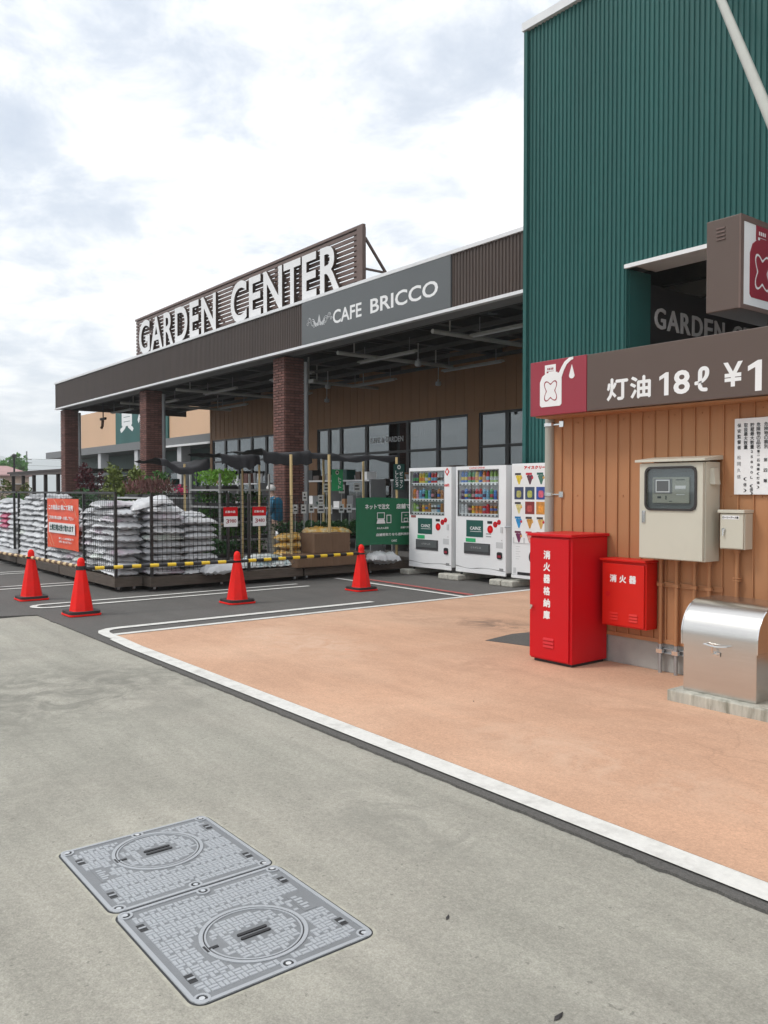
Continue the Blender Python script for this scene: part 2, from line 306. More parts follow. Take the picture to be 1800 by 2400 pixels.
    def _ring(s, c, r0, r1, z0, z1, n, mi):
        vs = []; fs = []
        for k in range(n):
            t = 2 * math.pi * k / n; a, b = math.cos(t), math.sin(t)
            vs += [(c[0] + a * r0, c[1] + b * r0, z0), (c[0] + a * r1, c[1] + b * r1, z0), (c[0] + a * r1, c[1] + b * r1, z1), (c[0] + a * r0, c[1] + b * r0, z1)]
        for k in range(n):
            i, j = 4 * k, 4 * ((k + 1) % n)
            for q in range(4): fs.append((i + q, j + q, j + (q + 1) % 4, i + (q + 1) % 4))
        return s.add(vs, fs, mi)
    def mesh(s, name, mats, off=(0, 0, 0), smooth=False):
        me = bpy.data.meshes.new(name)
        me.from_pydata([(p[0] - off[0], p[1] - off[1], p[2] - off[2]) for p in s.v], [], s.f)
        for k in (mats if isinstance(mats, (list, tuple)) else [mats]): me.materials.append(M[k] if isinstance(k, str) else k)
        me.polygons.foreach_set('material_index', s.m)
        if smooth: me.polygons.foreach_set('use_smooth', [True] * len(me.polygons))
        me.update(); return me
    def build(s, name, mats, parent=None, smooth=False, bevel=0., kind=None, label=None, seg=2, auto=False):
        off = top_of(parent).location if parent else Vector((0, 0, 0))
        if parent is None and kind != 'structure':
            xs, ys, zs = zip(*s.v); off = Vector(((min(xs) + max(xs)) / 2, (min(ys) + max(ys)) / 2, min(zs)))
        o = bpy.data.objects.new(name, s.mesh(name, mats, off, smooth)); COL.objects.link(o)
        if parent: o.parent = parent
        else: o.location = off if kind != 'structure' else (0, 0, 0)
        if bevel:
            b = o.modifiers.new('bevel', 'BEVEL'); b.width = bevel; b.segments = seg; b.limit_method = 'ANGLE'; b.angle_limit = R(40)
        if auto: o.data.set_sharp_from_angle(angle=R(35))
        if kind: o['kind'] = kind
        if label: o['label'] = label
        return o
def tag(o, label, cat, group=None):
    o['label'] = label; o['category'] = cat
    if group: o['group'] = group
    return o
def thing(name, label, cat, loc, group=None):
    o = bpy.data.objects.new(name, None); COL.objects.link(o); o.location = loc; o.empty_display_size = .2
    return tag(o, label, cat, group)
def copy_tree(o, loc=None, label=None, rz=None, parent=None):
    c = o.copy(); COL.objects.link(c)
    if parent: c.parent = parent
    if loc is not None: c.location = loc
    if rz is not None: c.rotation_euler = (0, 0, rz)
    if label: c['label'] = label
    for ch in list(o.children): copy_tree(ch, parent=c)
    return c
# text: outlines from the built-in typeface, laid on any plane
_tc = {}
def glyphs(s, bold=0., res=3):
    key = (s, bold, res)
    if key not in _tc:
        cu = bpy.data.curves.new('tmp', 'FONT'); cu.body = s; cu.size = 1; cu.resolution_u = res; cu.offset = bold
        ob = bpy.data.objects.new('tmp', cu); COL.objects.link(ob)
        bpy.context.view_layer.update()
        dg = bpy.context.evaluated_depsgraph_get(); me = bpy.data.meshes.new_from_object(ob.evaluated_get(dg))
        vs = [(p.co.x, p.co.y) for p in me.vertices]; fs = [tuple(p.vertices) for p in me.polygons]
        bpy.data.objects.remove(ob); bpy.data.curves.remove(cu); bpy.data.meshes.remove(me)
        _tc[key] = (vs, fs)
    return _tc[key]
def lettering(mb, s, o, u, v, w=None, h=None, bold=0., heavy=0., depth=0., mi=0, side=None, res=3, lift=.0012):
    """text in the box w x h whose lower left corner is o; u, v unit directions; heavy thickens by stacked, slightly shifted copies"""
    vs, fs = glyphs(s, bold, res)
    if not vs: return mb
    x0 = min(p[0] for p in vs); x1 = max(p[0] for p in vs); y0 = min(p[1] for p in vs); y1 = max(p[1] for p in vs)
    kx = w / (x1 - x0) if w else h / (y1 - y0); ky = h / (y1 - y0) if h else kx
    o, u, v = Vector(o), Vector(u), Vector(v); n = u.cross(v).normalized()
    sh = [(0, 0)] + ([(heavy, 0), (-heavy, 0), (0, heavy), (0, -heavy)] if heavy else [])
    for k, (dx, dy) in enumerate(sh):
        P = [o + u * ((p[0] - x0) * kx + dx) + v * ((p[1] - y0) * ky + dy) + n * (lift + depth + k * .00022) for p in vs]
        mb.add(P, fs, mi)
        if depth and k == 0:
            e = {}
            for f in fs:
                for a, b in zip(f, f[1:] + f[:1]):
                    if (b, a) in e: del e[(b, a)]
                    else: e[(a, b)] = 1
            Q = [p - n * depth for p in P]; N = len(P)
            mb.add(P + Q, [(b, a, a + N, b + N) for a, b in e], mi if side is None else side)
    return mb
def column_text(mb, s, o, u, v, size, pitch, **kw):
    """vertical writing: o is the top left corner"""
    o, v = Vector(o), Vector(v)
    for i, ch in enumerate(s):
        if ch in ' 　': continue
        flat = ch in '一ーニ二'
        lettering(mb, ch, o - v * (pitch * i + size * (.55 if flat else 1)), u, v, w=size, h=size * (.1 if ch in '一ー' else 1) if not flat or ch in '一ー' else size * .7, **kw)
UX, UY, UZ = Vector((1, 0, 0)), Vector((0, 1, 0)), Vector((0, 0, 1))
def rrect(w, h, r, n=4, cx=0, cy=0):
    p = []
    for sx, sy, a0 in ((1, 1, 0), (-1, 1, 90), (-1, -1, 180), (1, -1, 270)):
        for k in range(n + 1):
            t = R(a0 + 90 * k / n); p.append((cx + sx * (w / 2 - r) + r * math.cos(t), cy + sy * (h / 2 - r) + r * math.sin(t)))
    return p
def disc(r, n=16, cx=0, cy=0): return [(cx + r * math.cos(2 * math.pi * k / n), cy + r * math.sin(2 * math.pi * k / n)) for k in range(n)]

# ------------------------------------------------------------------ ground
g = MB(); g.add([(-3400, -3000, -.05), (2000, -3000, -.05), (2000, 4600, -.05), (-3400, 4600, -.05)], [(0, 1, 2, 3)]); g.build('ground', 'earth', kind='structure')
g = MB(); g.box(-10.9, 30, -40, 3.06, -.04, -.014); g.build('concrete_pavement', 'concrete', kind='structure')
# asphalt: an L round the concrete apron, its edge crumbled where it was cut
rng = random.Random(5); edge = []
x = 30.
while x > -10.85:
    amp = .010 if x > -7.5 else .004
    edge.append((x, 2.985 + amp * (noise.noise((x * 9, 0, 0)) + .7 * noise.noise((x * 31, 3, 0))) - .012 * (noise.noise((x * 2.2, 8, 0)) > .32))); x -= .035 if x < 4 else 1.
poly = [(30, 60)] + edge + [(-10.85, 2.985), (-11.02, 2.55), (-11.1, -40), (-70, -40), (-70, 60)]
g = MB(); g.prism([(a, b) for a, b in poly], (0, 0, -.035), UX, UY, (0, 0, .035)); g.build('asphalt_pavement', 'asphalt', kind='structure')
g = MB(); g.prism([(-8.78, 3.2), (30, 3.2), (30, 10.9), (-8.78, 10.9)], (0, 0, .0005), UX, UY, (0, 0, .0035)); g.build('salmon_pavement', 'pink', kind='structure')
g = MB(); pp = [(-6.10, 6.10), (-5.85, 6.165), (-5.62, 6.21), (-5.2, 6.265), (-5.2, 7.0), (-6.13, 6.98), (-6.2, 6.6)]
g.prism(pp, (0, 0, .004), UX, UY, (0, 0, .004)); g.build('asphalt_patch', 'asphalt', kind='structure')
def line_band(pts, w, z=.0045, th=.004):
    mb = MB(); n = len(pts); L_, R_ = [], []
    for i, p in enumerate(pts):
        a = Vector(pts[max(i - 1, 0)]); b = Vector(pts[min(i + 1, n - 1)]); d = (b - a).normalized(); q = Vector((-d.y, d.x)) * w / 2; p = Vector(p); L_.append(p + q); R_.append(p - q)
    for i in range(n - 1):
        a = [L_[i], R_[i], R_[i + 1], L_[i + 1]]
        mb.add([(p.x, p.y, z + th) for p in a], [(0, 1, 2, 3)])
    return mb
def uline(xc, gap, y0, y1, w):
    pts = [(xc - gap / 2, y1)]; pts.append((xc - gap / 2, y0 + gap / 2))
    for k in range(1, 10): t = math.pi * k / 10; pts.append((xc - gap / 2 * math.cos(t), y0 + gap / 2 - gap / 2 * math.sin(t)))
    return pts + [(xc + gap / 2, y0 + gap / 2), (xc + gap / 2, y1 + 0.)]
line_band([(30, 3.115)] + [(x_, 3.115) for x_ in (4, -2, -5, -8.0)] + [(-8.55, 3.14)], .145).build('painted_line', 'line', kind='structure')
line_band([(-9.21, 7.0), (-9.21, 3.42), (-9.19, 3.30), (-9.11, 3.205), (-8.98, 3.16), (-8.80, 3.15), (-8.54, 3.15)], .12, z=.0048).build('painted_line', 'line', kind='structure')
line_band([(-8.80, 3.21), (-8.80, 10.4)], .10, z=.0056).build('painted_line', 'line', kind='structure')
for xc, y0, y1 in ((-11.55, 3.13, 7.35), (-14.1, 3.15, 7.35), (-16.65, 3.7, 7.35), (-19.2, 3.7, 7.35)):
    line_band(uline(xc, .36, y0, y1, .09), .09).build('painted_line', 'line', kind='structure')
line_band([(-12.1, 8.38), (-8.86, 8.38)], .09).build('painted_line', 'line', kind='structure')
line_band([(-11.9, 8.72), (-8.9, 8.62)], .11).build('painted_line', 'redline', kind='structure')
# distant hills
hm = MB()
def hill(u, v):
    y = -1500 + u * 6000; q = y * 1.5
    h = 62 + 80 * max(0, noise.noise((q / 900., .3, 0))) + 40 * noise.noise((q / 330., 1.7, 0)) + 12 * noise.noise((q / 90., 4, 0))
    h += 62 * math.exp(-((y - 633) / 105.) ** 2) + 47 * math.exp(-((y - 832) / 140.) ** 2)
    return (-2600 - v * 590 - 70 * noise.noise((q / 500., v, 3)), y, -4 + min(max(h, 26), 190) * math.sin(min(v * 2, 1) * math.pi / 2) * (1 if v <= .5 else 1 - (v - .5)))
hm.grid(hill, 220, 8, flip=True); hm.build('hills', 'mountain', kind='structure', smooth=True)
hz = MB(); hz.box(-3500, 2100, -3100, 4700, -1.1, 200); hz.build('haze', 'haze', kind='stuff')
# ------------------------------------------------------------------ corrugated sheet
def corrugated(mb, x0, x1, z0, z1, y, pitch, depth, mi=0, back=.05):
    n = max(1, round((x1 - x0) / pitch)); p = (x1 - x0) / n; prof = []
    for i in range(n):
        a = x0 + i * p
        prof += [(a, y), (a + p * .42, y), (a + p * .56, y + depth), (a + p * .86, y + depth)]
    prof.append((x1, y)); k = len(prof)
    mb.add([(px, py, z0) for px, py in prof] + [(px, py, z1) for px, py in prof], [(i, i + 1, i + 1 + k, i + k) for i in range(k - 1)], mi)
    mb.add([(x0, y + depth + .002, z0), (x1, y + depth + .002, z0), (x1, y + depth + back, z0), (x0, y + depth + back, z0), (x0, y + depth + .002, z1), (x1, y + depth + .002, z1), (x1, y + depth + back, z1), (x0, y + depth + back, z1)],
           [(0, 3, 2, 1), (4, 5, 6, 7), (0, 1, 5, 4), (1, 2, 6, 5), (2, 3, 7, 6), (3, 0, 4, 7)], mi)

# ------------------------------------------------------------------ green tower
T = thing('green_tower', 'tall building clad in dark green ribbed metal with an open gateway', 'building', (-4, 11, 0))
b = MB(); corrugated(b, -10.03, -7.95, 0, 9.52, 11.0, .083, .022); corrugated(b, -7.95, 8, 5.06, 9.52, 11.0, .083, .022); b.build('cladding', 'green_clad', T)
b = MB(); b.box(-10.03, -9.93, 11.08, 20, 0, 9.5); b.box(8, 8.1, 11.0, 20, 5.1, 9.5); b.box(-10.03, 8.1, 20, 20.1, 0, 9.5); b.box(-10.0, 8.05, 11.08, 20, 9.3, 9.45); b.build('wall', 'green_clad', T)  # unseen right wall left open at the bottom to let light into the gateway
b = MB(); b.box(-10.06, -9.985, 10.955, 10.995, 0, 9.5); b.build('corner_trim', 'green_clad', T)
b = MB(); b.box(-10.09, 8.1, 10.93, 11.09, 9.52, 9.66); b.build('roof_trim', 'trim', T)
b = MB(); b.box(-7.97, 8, 10.965, 11.02, 5.0, 5.06); b.build('gateway_trim', 'white', T)
b = MB(); b.box(-8.02, -7.935, 11.075, 11.62, 0, 5.0); b.build('jamb', 'green_clad', T)
b = MB(); b.box(-7.935, 8, 11.075, 11.75, 5.065, 5.2); b.build('soffit', 'trim', T)
b = MB(); b.box(-8.06, -7.96, 11.63, 19.6, 0, 4.86); b.build('inner_wall', 'black', T)
b = MB(); b.box(-9.9, 8, 19.6, 19.9, 0, 7.2); b.build('back_wall', 'mgrey', T)
b = MB(); b.box(-9.92, 8, 11.76, 19.6, 5.9, 6.0); b.build('ceiling', 'lgrey', T)
for i in range(6):
    b = MB(); y = 12.4 + i * 1.25; b.box(-9.9, 8, y, y + .16, 5.35, 5.7); b.build('beam', 'fixture' if i % 2 == 0 else 'beam', T)
for i in range(4):
    b = MB(); b.tube([(-7 + i * 1.9, 11.9, 5.3), (-7 + i * 1.9, 19.4, 5.3)], .05, 8); b.build('pipe', 'fixture', T)
for i, (ch, a, w_) in enumerate(zip('GARDENCENTER', (11.75, 12.10, 12.49, 12.83, 13.21, 13.53, 14.12, 14.5, 14.82, 15.2, 15.5, 15.82), (.30, .34, .28, .31, .25, .31, .3, .25, .31, .27, .25, .28))):
    b = MB(); lettering(b, ch, (-7.955, a, 4.17), UY, UZ, w=w_, h=.34, bold=.012, depth=.02); b.build('letter', 'lgrey', T)
# ------------------------------------------------------------------ tie rod in front of the tower
t = thing('brace_pole', 'slanting pale steel pole high in front of the green tower', 'pole', (-3.02, 6.28, 2.77))
b = MB(); b.tube([(-6.83, 10.92, 9.56), (-5.23, 8.97, 7.14), (-3.9, 7.35, 5.13), (-3.02, 6.28, 3.80)], .048, 20); b.build('tube', 'pipegrey', t, smooth=True, auto=True)
b = MB(); b.tube([(-3.02, 6.28, 2.785), (-3.02, 6.28, 3.82)], .05, 12); b.box(-3.12, -2.92, 6.21, 6.38, 2.7705, 2.784); b.build('post', 'trim', t)
# ------------------------------------------------------------------ kerosene shed
T = thing('kerosene_shed', 'low shed with orange tan ribbed siding on a grey concrete base', 'building', (-4, 6.28, 0))
b = MB(); b.box(-5.33, 2, 6.255, 9.4, 0, .27); b.build('base', 'concwall', T, bevel=.01)
b = MB(); b.box(-5.31, 1.98, 6.275, 9.38, .27, 2.72); b.build('wall', 'tan', T)
b = MB(); b.box(-5.38, 2.05, 6.20, 9.45, 2.70, 2.77); b.build('roof', 'roofgrey', T)
b = MB(); b.box(-5.33, 2, 6.232, 6.272, .25, .285); b.build('flashing', 'tan', T)
pm = MB(); pm.box(0, .109, 0, .03, 0, 2.42); pm.add([(.109, .004, 0), (.117, -.014, 0), (.127, -.014, 0), (.127, .03, 0), (.109, .03, 0), (.109, .004, 2.42), (.117, -.014, 2.42), (.127, -.014, 2.42), (.127, .03, 2.42), (.109, .03, 2.42)],
    [(0, 1, 6, 5), (1, 2, 7, 6), (2, 3, 8, 7), (5, 6, 7, 8, 9), (4, 3, 2, 1, 0)])
pmesh = pm.mesh('siding_panel', 'tan')
for i in range(44):
    o = bpy.data.objects.new('siding_panel', pmesh); COL.objects.link(o); o.parent = T
    o.location = Vector((-5.347 + .1268 * i, 6.245, .285)) - T.location
b = MB()
for z in (2.18, 1.5):
    for i in range(14): b.lathe([(.006, 0), (.006, .004), (.003, .007)], (0, 0, 0), 6) if 0 else b.box(-5.30 + .254 * i, -5.288 + .254 * i, 6.238, 6.246, z, z + .012)
b.build('screws', 'tan', T, kind='stuff')
t = thing('downpipe', 'pale grey downpipe at the left corner of the tan shed', 'pipe', (-5.37, 6.25, 0))
b = MB(); b.tube([(-5.37, 6.235, .02), (-5.37, 6.235, 2.25)], .046, 18); b.build('tube', 'pipegrey', t, smooth=True, auto=True)
for z in (.75, 1.5, 2.17):
    b = MB(); b.ring((-5.37, 6.235, 0), .046, .055, z, z + .03, 20); b.beam((-5.33, 6.235, z + .015), (-5.24, 6.245, z + .015), .012); b.box(-5.25, -5.20, 6.228, 6.244, z - .012, z + .042); b.build('bracket', 'chrome', t)

# jerrycan emblem: outline shapes in a unit square
can_body = [(.06, .04), (.10, 0), (.62, 0), (.66, .04), (.66, .60), (.60, .68), (.54, .72), (.54, .73), (.48, .73), (.48, .755), (.30, .755), (.30, .73), (.22, .72), (.12, .66), (.06, .54)]
def emblem(mb, o, u, v, k, d, fg, bgm):
    o, u, v, d = Vector(o), Vector(u), Vector(v), Vector(d)
    U, V = u * k, v * k
    mb.prism(can_body, o, U, V, d, fg)
    for pl in ([(.20, .72), (.20, .86), (.245, .86), (.245, .72)], [(.455, .73), (.455, .86), (.50, .86), (.50, .73)], [(.20, .86), (.20, .90), (.50, .90), (.50, .86)]): mb.prism(pl, o, U, V, d * 1.06, fg)
    mb.prism([(.245, .765), (.455, .765), (.455, .86), (.245, .86)], o, U, V, d * .6, fg)
    for i in range(4): mb.prism([(.27 + .045 * i, .79), (.295 + .045 * i, .79), (.295 + .045 * i, .835), (.27 + .045 * i, .835)], o + d * .0, U, V, d * 1.25, bgm)
    sp = [(.50, .66), (.60, .60), (.66, .60), (.72, .74), (.80, .86), (.90, .93), (.97, .95), (.97, 1.0), (.86, .99), (.74, .92), (.66, .82), (.60, .72)]
    mb.prism(sp, o, U, V, d * 1.12, fg)
    mb.prism([(.935, .84)] + [(.935 + .075 * math.sin(a), .62 - .075 * math.cos(a)) for a in (R(80 - 22 * i) for i in range(8))][::1] + [(.935 - .075 * math.sin(R(80)), .62 - .075 * math.cos(R(80)))], o, U, V, d, fg)
    n = 48
    def star(k): return [(.36 + (k + .055 * math.cos(4 * t + math.pi) ** 1) * math.cos(t) * .92, .335 + (k + .055 * math.cos(4 * t + math.pi)) * math.sin(t) * 1.12) for t in (2 * math.pi * i / n for i in range(n))]
    a, c = star(.198), star(.170)
    for i in range(n): mb.prism([a[i], a[(i + 1) % n], c[(i + 1) % n], c[i]], o, U, V, d * 1.2, bgm)
# long fascia sign
t = thing('shop_sign', 'long brown fascia sign over the tan shed with white price lettering', 'sign', (-4, 6.05, 2.25))
b = MB(); b.box(-4.705, 2.0, 5.95, 6.19, 2.252, 2.748); b.build('board', 'brown', t, bevel=.004)
b = MB(); b.box(-5.36, -4.7075, 5.946, 6.19, 2.249, 2.751); b.build('red_panel', 'signred', t, bevel=.004)
b = MB(); emblem(b, (-5.265, 5.946, 2.325), UX, UZ, .425, (0, -.004, 0), 0, 1); b.build('emblem', ['white', 'signred'], t)
b = MB()
lettering(b, '灯', (-4.485, 5.95, 2.325), UX, UZ, w=.205, h=.18, heavy=.0065); lettering(b, '油', (-4.25, 5.95, 2.325), UX, UZ, w=.19, h=.175, heavy=.0065)
b.build('lettering', 'white', t)
b = MB()
one = [(.045, 0), (.045, .145), (0, .125), (0, .155), (.06, .185), (.085, .185), (.085, 0)]
b.prism(one, (-3.975, 5.95, 2.32), UX, UZ, (0, -.0014, 0)); lettering(b, '8', (-3.845, 5.95, 2.318), UX, UZ, w=.145, h=.19, bold=.025); lettering(b, 'ℓ', (-3.655, 5.95, 2.325), UX, UZ, w=.115, h=.185, heavy=.005)
b.build('lettering', 'white', t)
b = MB(); lettering(b, '¥', (-3.42, 5.95, 2.335), UX, UZ, w=.155, h=.185, bold=.022); b.build('lettering', 'white', t); b = MB(); b.prism([(x * 1.25, z * 1.22) for x, z in one], (-3.225, 5.95, 2.285), UX, UZ, (0, -.0014, 0)); b.build('lettering', 'white', t)
b = MB(); b.box(-5.34, 2, 6.0, 6.244, 2.236, 2.2485); b.build('soffit', 'tan', t)
# projecting light box on the shed roof
t = thing('projecting_sign', 'brown box sign with red fuel can on white face above the shed', 'sign', (-3.46, 6.5, 2.77))
b = MB(); b.box(-3.60, -3.33, 6.0, 7.05, 2.93, 3.635); b.build('case', 'brown', t, bevel=.006)
b = MB(); b.box(-3.333, -3.318, 6.0, 6.045, 2.93, 3.635); b.box(-3.333, -3.318, 7.005, 7.05, 2.93, 3.635); b.box(-3.333, -3.318, 6.045, 7.005, 3.59, 3.635); b.box(-3.333, -3.318, 6.045, 7.005, 2.93, 2.965); b.build('frame', 'brownslat', t)
b = MB(); b.box(-3.335, -3.322, 6.046, 7.004, 2.966, 3.589); b.build('face', 'whiteg', t)
b = MB(); emblem(b, (-3.322, 6.10, 3.03), UY, UZ, .62, (.003, 0, 0), 0, 1); b.build('emblem', ['signred', 'white'], t)
for i in range(4):
    b = MB(); b.box(-3.515, -3.445, 5.992, 6.0, 3.47 + .028 * i, 3.482 + .028 * i); b.build('vent_louver', 'brownslat', t)
for y in (6.75, 7.0):
    b = MB(); b.tube([(-3.46, y, 2.765), (-3.46, y, 2.94)], .035, 12); b.build('foot', 'brownslat', t)
# ------------------------------------------------------------------ canopy with roof sign (garden centre)
T = thing('garden_centre', 'long low shop hall with brown fascia, deep canopy and ochre glazed front', 'building', (-23, 14, 0))
FX0 = -36.98
b = MB(); corrugated(b, FX0, -17.27, 5.08, 6.10, 11.0, .085, .02); b.build('fascia', 'fascia', T)
b = MB(); corrugated(b, -11.93, -10.06, 5.08, 6.10, 11.0, .085, .02); b.build('fascia', 'fascia', T)
b = MB(); b.box(-17.27, -11.93, 11.02, 11.07, 5.08, 6.10); b.build('fascia', 'dgrey', T)
b = MB(); b.box(FX0 - .02, -10.06, 10.97, 11.10, 5.02, 5.08); b.build('fascia_trim', 'trim', T)
b = MB(); b.box(FX0 - .02, -10.06, 10.96, 11.12, 6.10, 6.17); b.build('fascia_trim', 'trim', T)
b = MB(); b.box(FX0, FX0 + .06, 11.03, 17, 5.04, 6.12); b.build('fascia_end', 'fascia', T)
b = MB(); b.box(FX0 + .1, -10.1, 11.1, 11.55, 5.03, 5.06); b.build('soffit', 'mgrey', T)
# roof in strips, two translucent strips left open for rooflights
holes = [(-14.6, -13.9, 13.0, 14.3), (-12.9, -12.3, 13.0, 14.2)]
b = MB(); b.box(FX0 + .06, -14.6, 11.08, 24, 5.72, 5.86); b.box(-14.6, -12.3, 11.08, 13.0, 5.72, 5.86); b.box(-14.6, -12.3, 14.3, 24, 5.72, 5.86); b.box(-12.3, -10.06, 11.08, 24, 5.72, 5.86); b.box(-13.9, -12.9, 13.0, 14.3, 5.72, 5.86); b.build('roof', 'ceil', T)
mt, t_, bb = nodes_of('milky rooflight'); bb.inputs['Base Color'].default_value = (.8, .85, .85, 1); bb.inputs['Transmission Weight'].default_value = .85; bb.inputs['Roughness'].default_value = .5; bb.inputs['IOR'].default_value = 1.05; M['milky'] = mt
for x0, x1, y0, y1 in holes:
    b = MB(); b.box(x0, x1, y0, y1, 5.86, 5.868); b.build('rooflight', 'milky', T)
    b = MB(); b.box(x0 + .0, x1, (y0 + y1) / 2 - .03, (y0 + y1) / 2 + .03, 5.70, 5.855); b.box((x0 + x1) / 2 - .02, (x0 + x1) / 2 + .02, y0, y1, 5.72, 5.85); b.build('rooflight_bar', 'dgrey', T)
for x in [-36.6 + 2.25 * i for i in range(12)]:
    b = MB(); b.box(x - .09, x + .09, 11.6, 16.98, 5.30, 5.335); b.box(x - .012, x + .012, 11.6, 16.98, 5.335, 5.67); b.box(x - .09, x + .09, 11.6, 16.98, 5.67, 5.70); b.build('beam', 'beam', T)
for y in (12.2, 13.3, 14.4, 15.5, 16.5):
    b = MB(); b.box(FX0 + .1, -10.1, y - .04, y + .04, 5.20, 5.297); b.build('purlin', 'beam', T)
# glazed front wall at the back of the canopy
WY = 17.0
b = MB(); b.box(-34.46, -10.04, WY, WY + .2, 3.80, 5.72); b.box(-34.46, -34.25, WY, WY + .2, 0, 3.8); b.box(-26.55, -25.75, WY, WY + .2, 0, 3.8); b.box(-17.75, -17.3, WY, WY + .2, 0, 3.8); b.build('wall', 'tanwall', T)
for i in range(62):
    pass
b = MB()
for i in range(60): x = -34.3 + .41 * i; b.box(x, x + .02, WY - .012, WY, 3.84, 5.7)
b.build('wall_ribs', 'tanwall', T, kind='stuff')
b = MB(); b.box(-34.47, -34.27, WY + .2, 24, 0, 5.72); b.build('end_wall', 'brick', T)
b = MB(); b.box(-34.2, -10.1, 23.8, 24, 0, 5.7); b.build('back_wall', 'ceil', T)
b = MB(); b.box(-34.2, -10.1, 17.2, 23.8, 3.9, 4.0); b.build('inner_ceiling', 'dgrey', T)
spans = [(-34.25, [-33.05, -31.85, -30.7, -29.5, -28.3, -27.3], -26.55), (-25.75, [-25.0, -24.25, -22.75, -20.55, -19.1], -17.75), (-17.3, [-16.2, -14.9, -13.5, -12.0], -10.05)]
for a, ms, c in spans:
    xs = [a] + ms + [c]
    for x0, x1 in zip(xs[:-1], xs[1:]):
        w = MB(); w.box(x0, x0 + .07, WY + .02, WY + .12, 0, 3.8); w.box(x1 - .07, x1, WY + .02, WY + .12, 0, 3.8); w.box(x0 + .07, x1 - .07, WY + .03, WY + .11, 3.73, 3.8); w.box(x0 + .07, x1 - .07, WY + .03, WY + .11, 2.78, 2.86); w.box(x0 + .07, x1 - .07, WY + .03, WY + .11, 0, .12)
        wo_ = w.build('window', 'wframe', T)
        for z0, z1 in ((.12, 2.78), (2.86, 3.73)):
            g = MB(); g.box(x0 + .07, x1 - .07, WY + .06, WY + .07, z0, z1); g.build('pane', 'win', wo_)
b = MB(); lettering(b, 'CAFE & GARDEN', (-22.55, WY + .055, 3.15), UX, UZ, w=1.75, h=.17, heavy=.006, lift=.004); b.build('lettering', 'lgrey', T)
# blinds and goods dimly seen behind the glass
for i, (x0, x1) in enumerate(((-32.9, -32.0), (-30.6, -29.7), (-29.3, -28.4), (-25.7, -25.15), (-24.1, -22.95), (-20.4, -19.3), (-18.6, -17.9), (-16, -15), (-14.7, -13.7))):
    b = MB()
    for k in range(int((x1 - x0) / .11)): b.box(x0 + k * .11, x0 + k * .11 + .085, WY + .35, WY + .36, .3, 3.7)
    b.build('blind', 'lgrey', T)
# slate panel of the cafe
t = thing('cafe_sign', 'slate grey fascia panel with white cafe lettering and leaf emblem', 'sign', (-14.6, 10.98, 5.09))
b = MB(); b.box(-17.26, -11.94, 10.965, 11.02, 5.085, 6.095); b.build('board', 'cafe', t, bevel=.004)
def serif_line(mb, s, x0, x1, z, h):
    lettering(mb, s, (x0, 10.965, z), UX, UZ, w=x1 - x0, h=h, bold=.018)
b = MB(); serif_line(b, 'CAFE', -15.93, -14.82, 5.385, .315); b.build('lettering', 'white', t); b = MB(); serif_line(b, 'BRICCO', -14.5, -12.3, 5.385, .315); b.build('lettering', 'white', t)
b = MB()
for dx, dz, s_, rot in ((0, 0, 1, 0), (-.12, -.03, .8, 38), (.12, -.03, .8, -38), (0, .02, .9, 90), (0, .02, .9, -90)):
    c_, s2 = math.cos(R(rot)), math.sin(R(rot)); pl = [(0, -.02), (.055, .08), (.035, .15), (0, .24), (-.035, .15), (-.055, .08)]
    b.prism([((p[0] * c_ - p[1] * s2) * s_ * (1 if abs(rot) < 80 else .7), (p[0] * s2 + p[1] * c_) * s_) for p in pl], (-16.5 + dx, 10.965, 5.47 + dz), UX, UZ, (0, -.002, 0))
for sx in (-1, 1):
    for (cx, cz, r0, tn) in ((.27, .02, .10, 1.6), (.42, .10, .07, 1.4), (.22, -.05, .06, 1.2), (.50, .02, .045, 1.2)):
        pts = [(sx * (cx + r0 * (1 - k / 30) * math.cos(2 * math.pi * tn * k / 20)), cz + r0 * (1 - k / 30) * math.sin(2 * math.pi * tn * k / 20)) for k in range(21)]
        b.tube([(-16.5 + p[0], 10.966, 5.52 + p[1]) for p in pts], .008, 5)
b.build('emblem', 'lgrey', t)
# slatted roof sign
t = thing('rooftop_sign', 'slatted brown rooftop sign with large white garden center letters', 'sign', (-22, 11.35, 6.1))
for i in range(10):
    z = 6.33 + .118 * i; b = MB(); b.box(-28.62, -15.42, 11.30, 11.335, z, z + .082); b.build('slat', 'brownslat', t)
b = MB(); b.box(-28.66, -15.2, 11.28, 11.36, 7.505, 7.57); b.build('top_rail', 'brownslat', t)
b = MB(); b.box(-15.42, -15.2, 11.27, 11.37, 6.17, 7.504); b.build('end_post', 'brownslat', t)
for i in range(12):
    x = -28.6 + 1.18 * i; b = MB(); b.box(x, x + .05, 11.34, 11.40, 6.17, 7.5); b.build('upright', 'brownslat', t)
for x in (-15.3, -19.0, -23.2, -28.0):
    b = MB(); b.beam((x, 11.42, 7.3), (x, 12.15, 6.45), .05); b.beam((x, 11.42, 6.6), (x, 12.1, 6.6), .045); b.beam((x, 12.12, 6.45), (x, 12.3, 5.87), .05); b.build('brace', 'brownslat', t)
txt = [('G', -28.02, .93), ('A', -27.03, .98), ('R', -25.94, .74), ('D', -25.06, .92), ('E', -23.98, .64), ('N', -23.17, .95), ('C', -21.30, .92), ('E', -20.24, .64), ('N', -19.46, .95), ('T', -18.43, .80), ('E', -17.56, .64), ('R', -16.76, .80)]
for ch, x, w in txt:
    b = MB(); z0, h = (6.22, 1.14) if ch in 'GC' else (6.245, 1.08); lettering(b, ch, (x, 11.25, z0), UX, UZ, w=w, h=h, bold=.018, depth=.085, res=6, side=1); b.build('letter', ['white', 'fascia'], t)
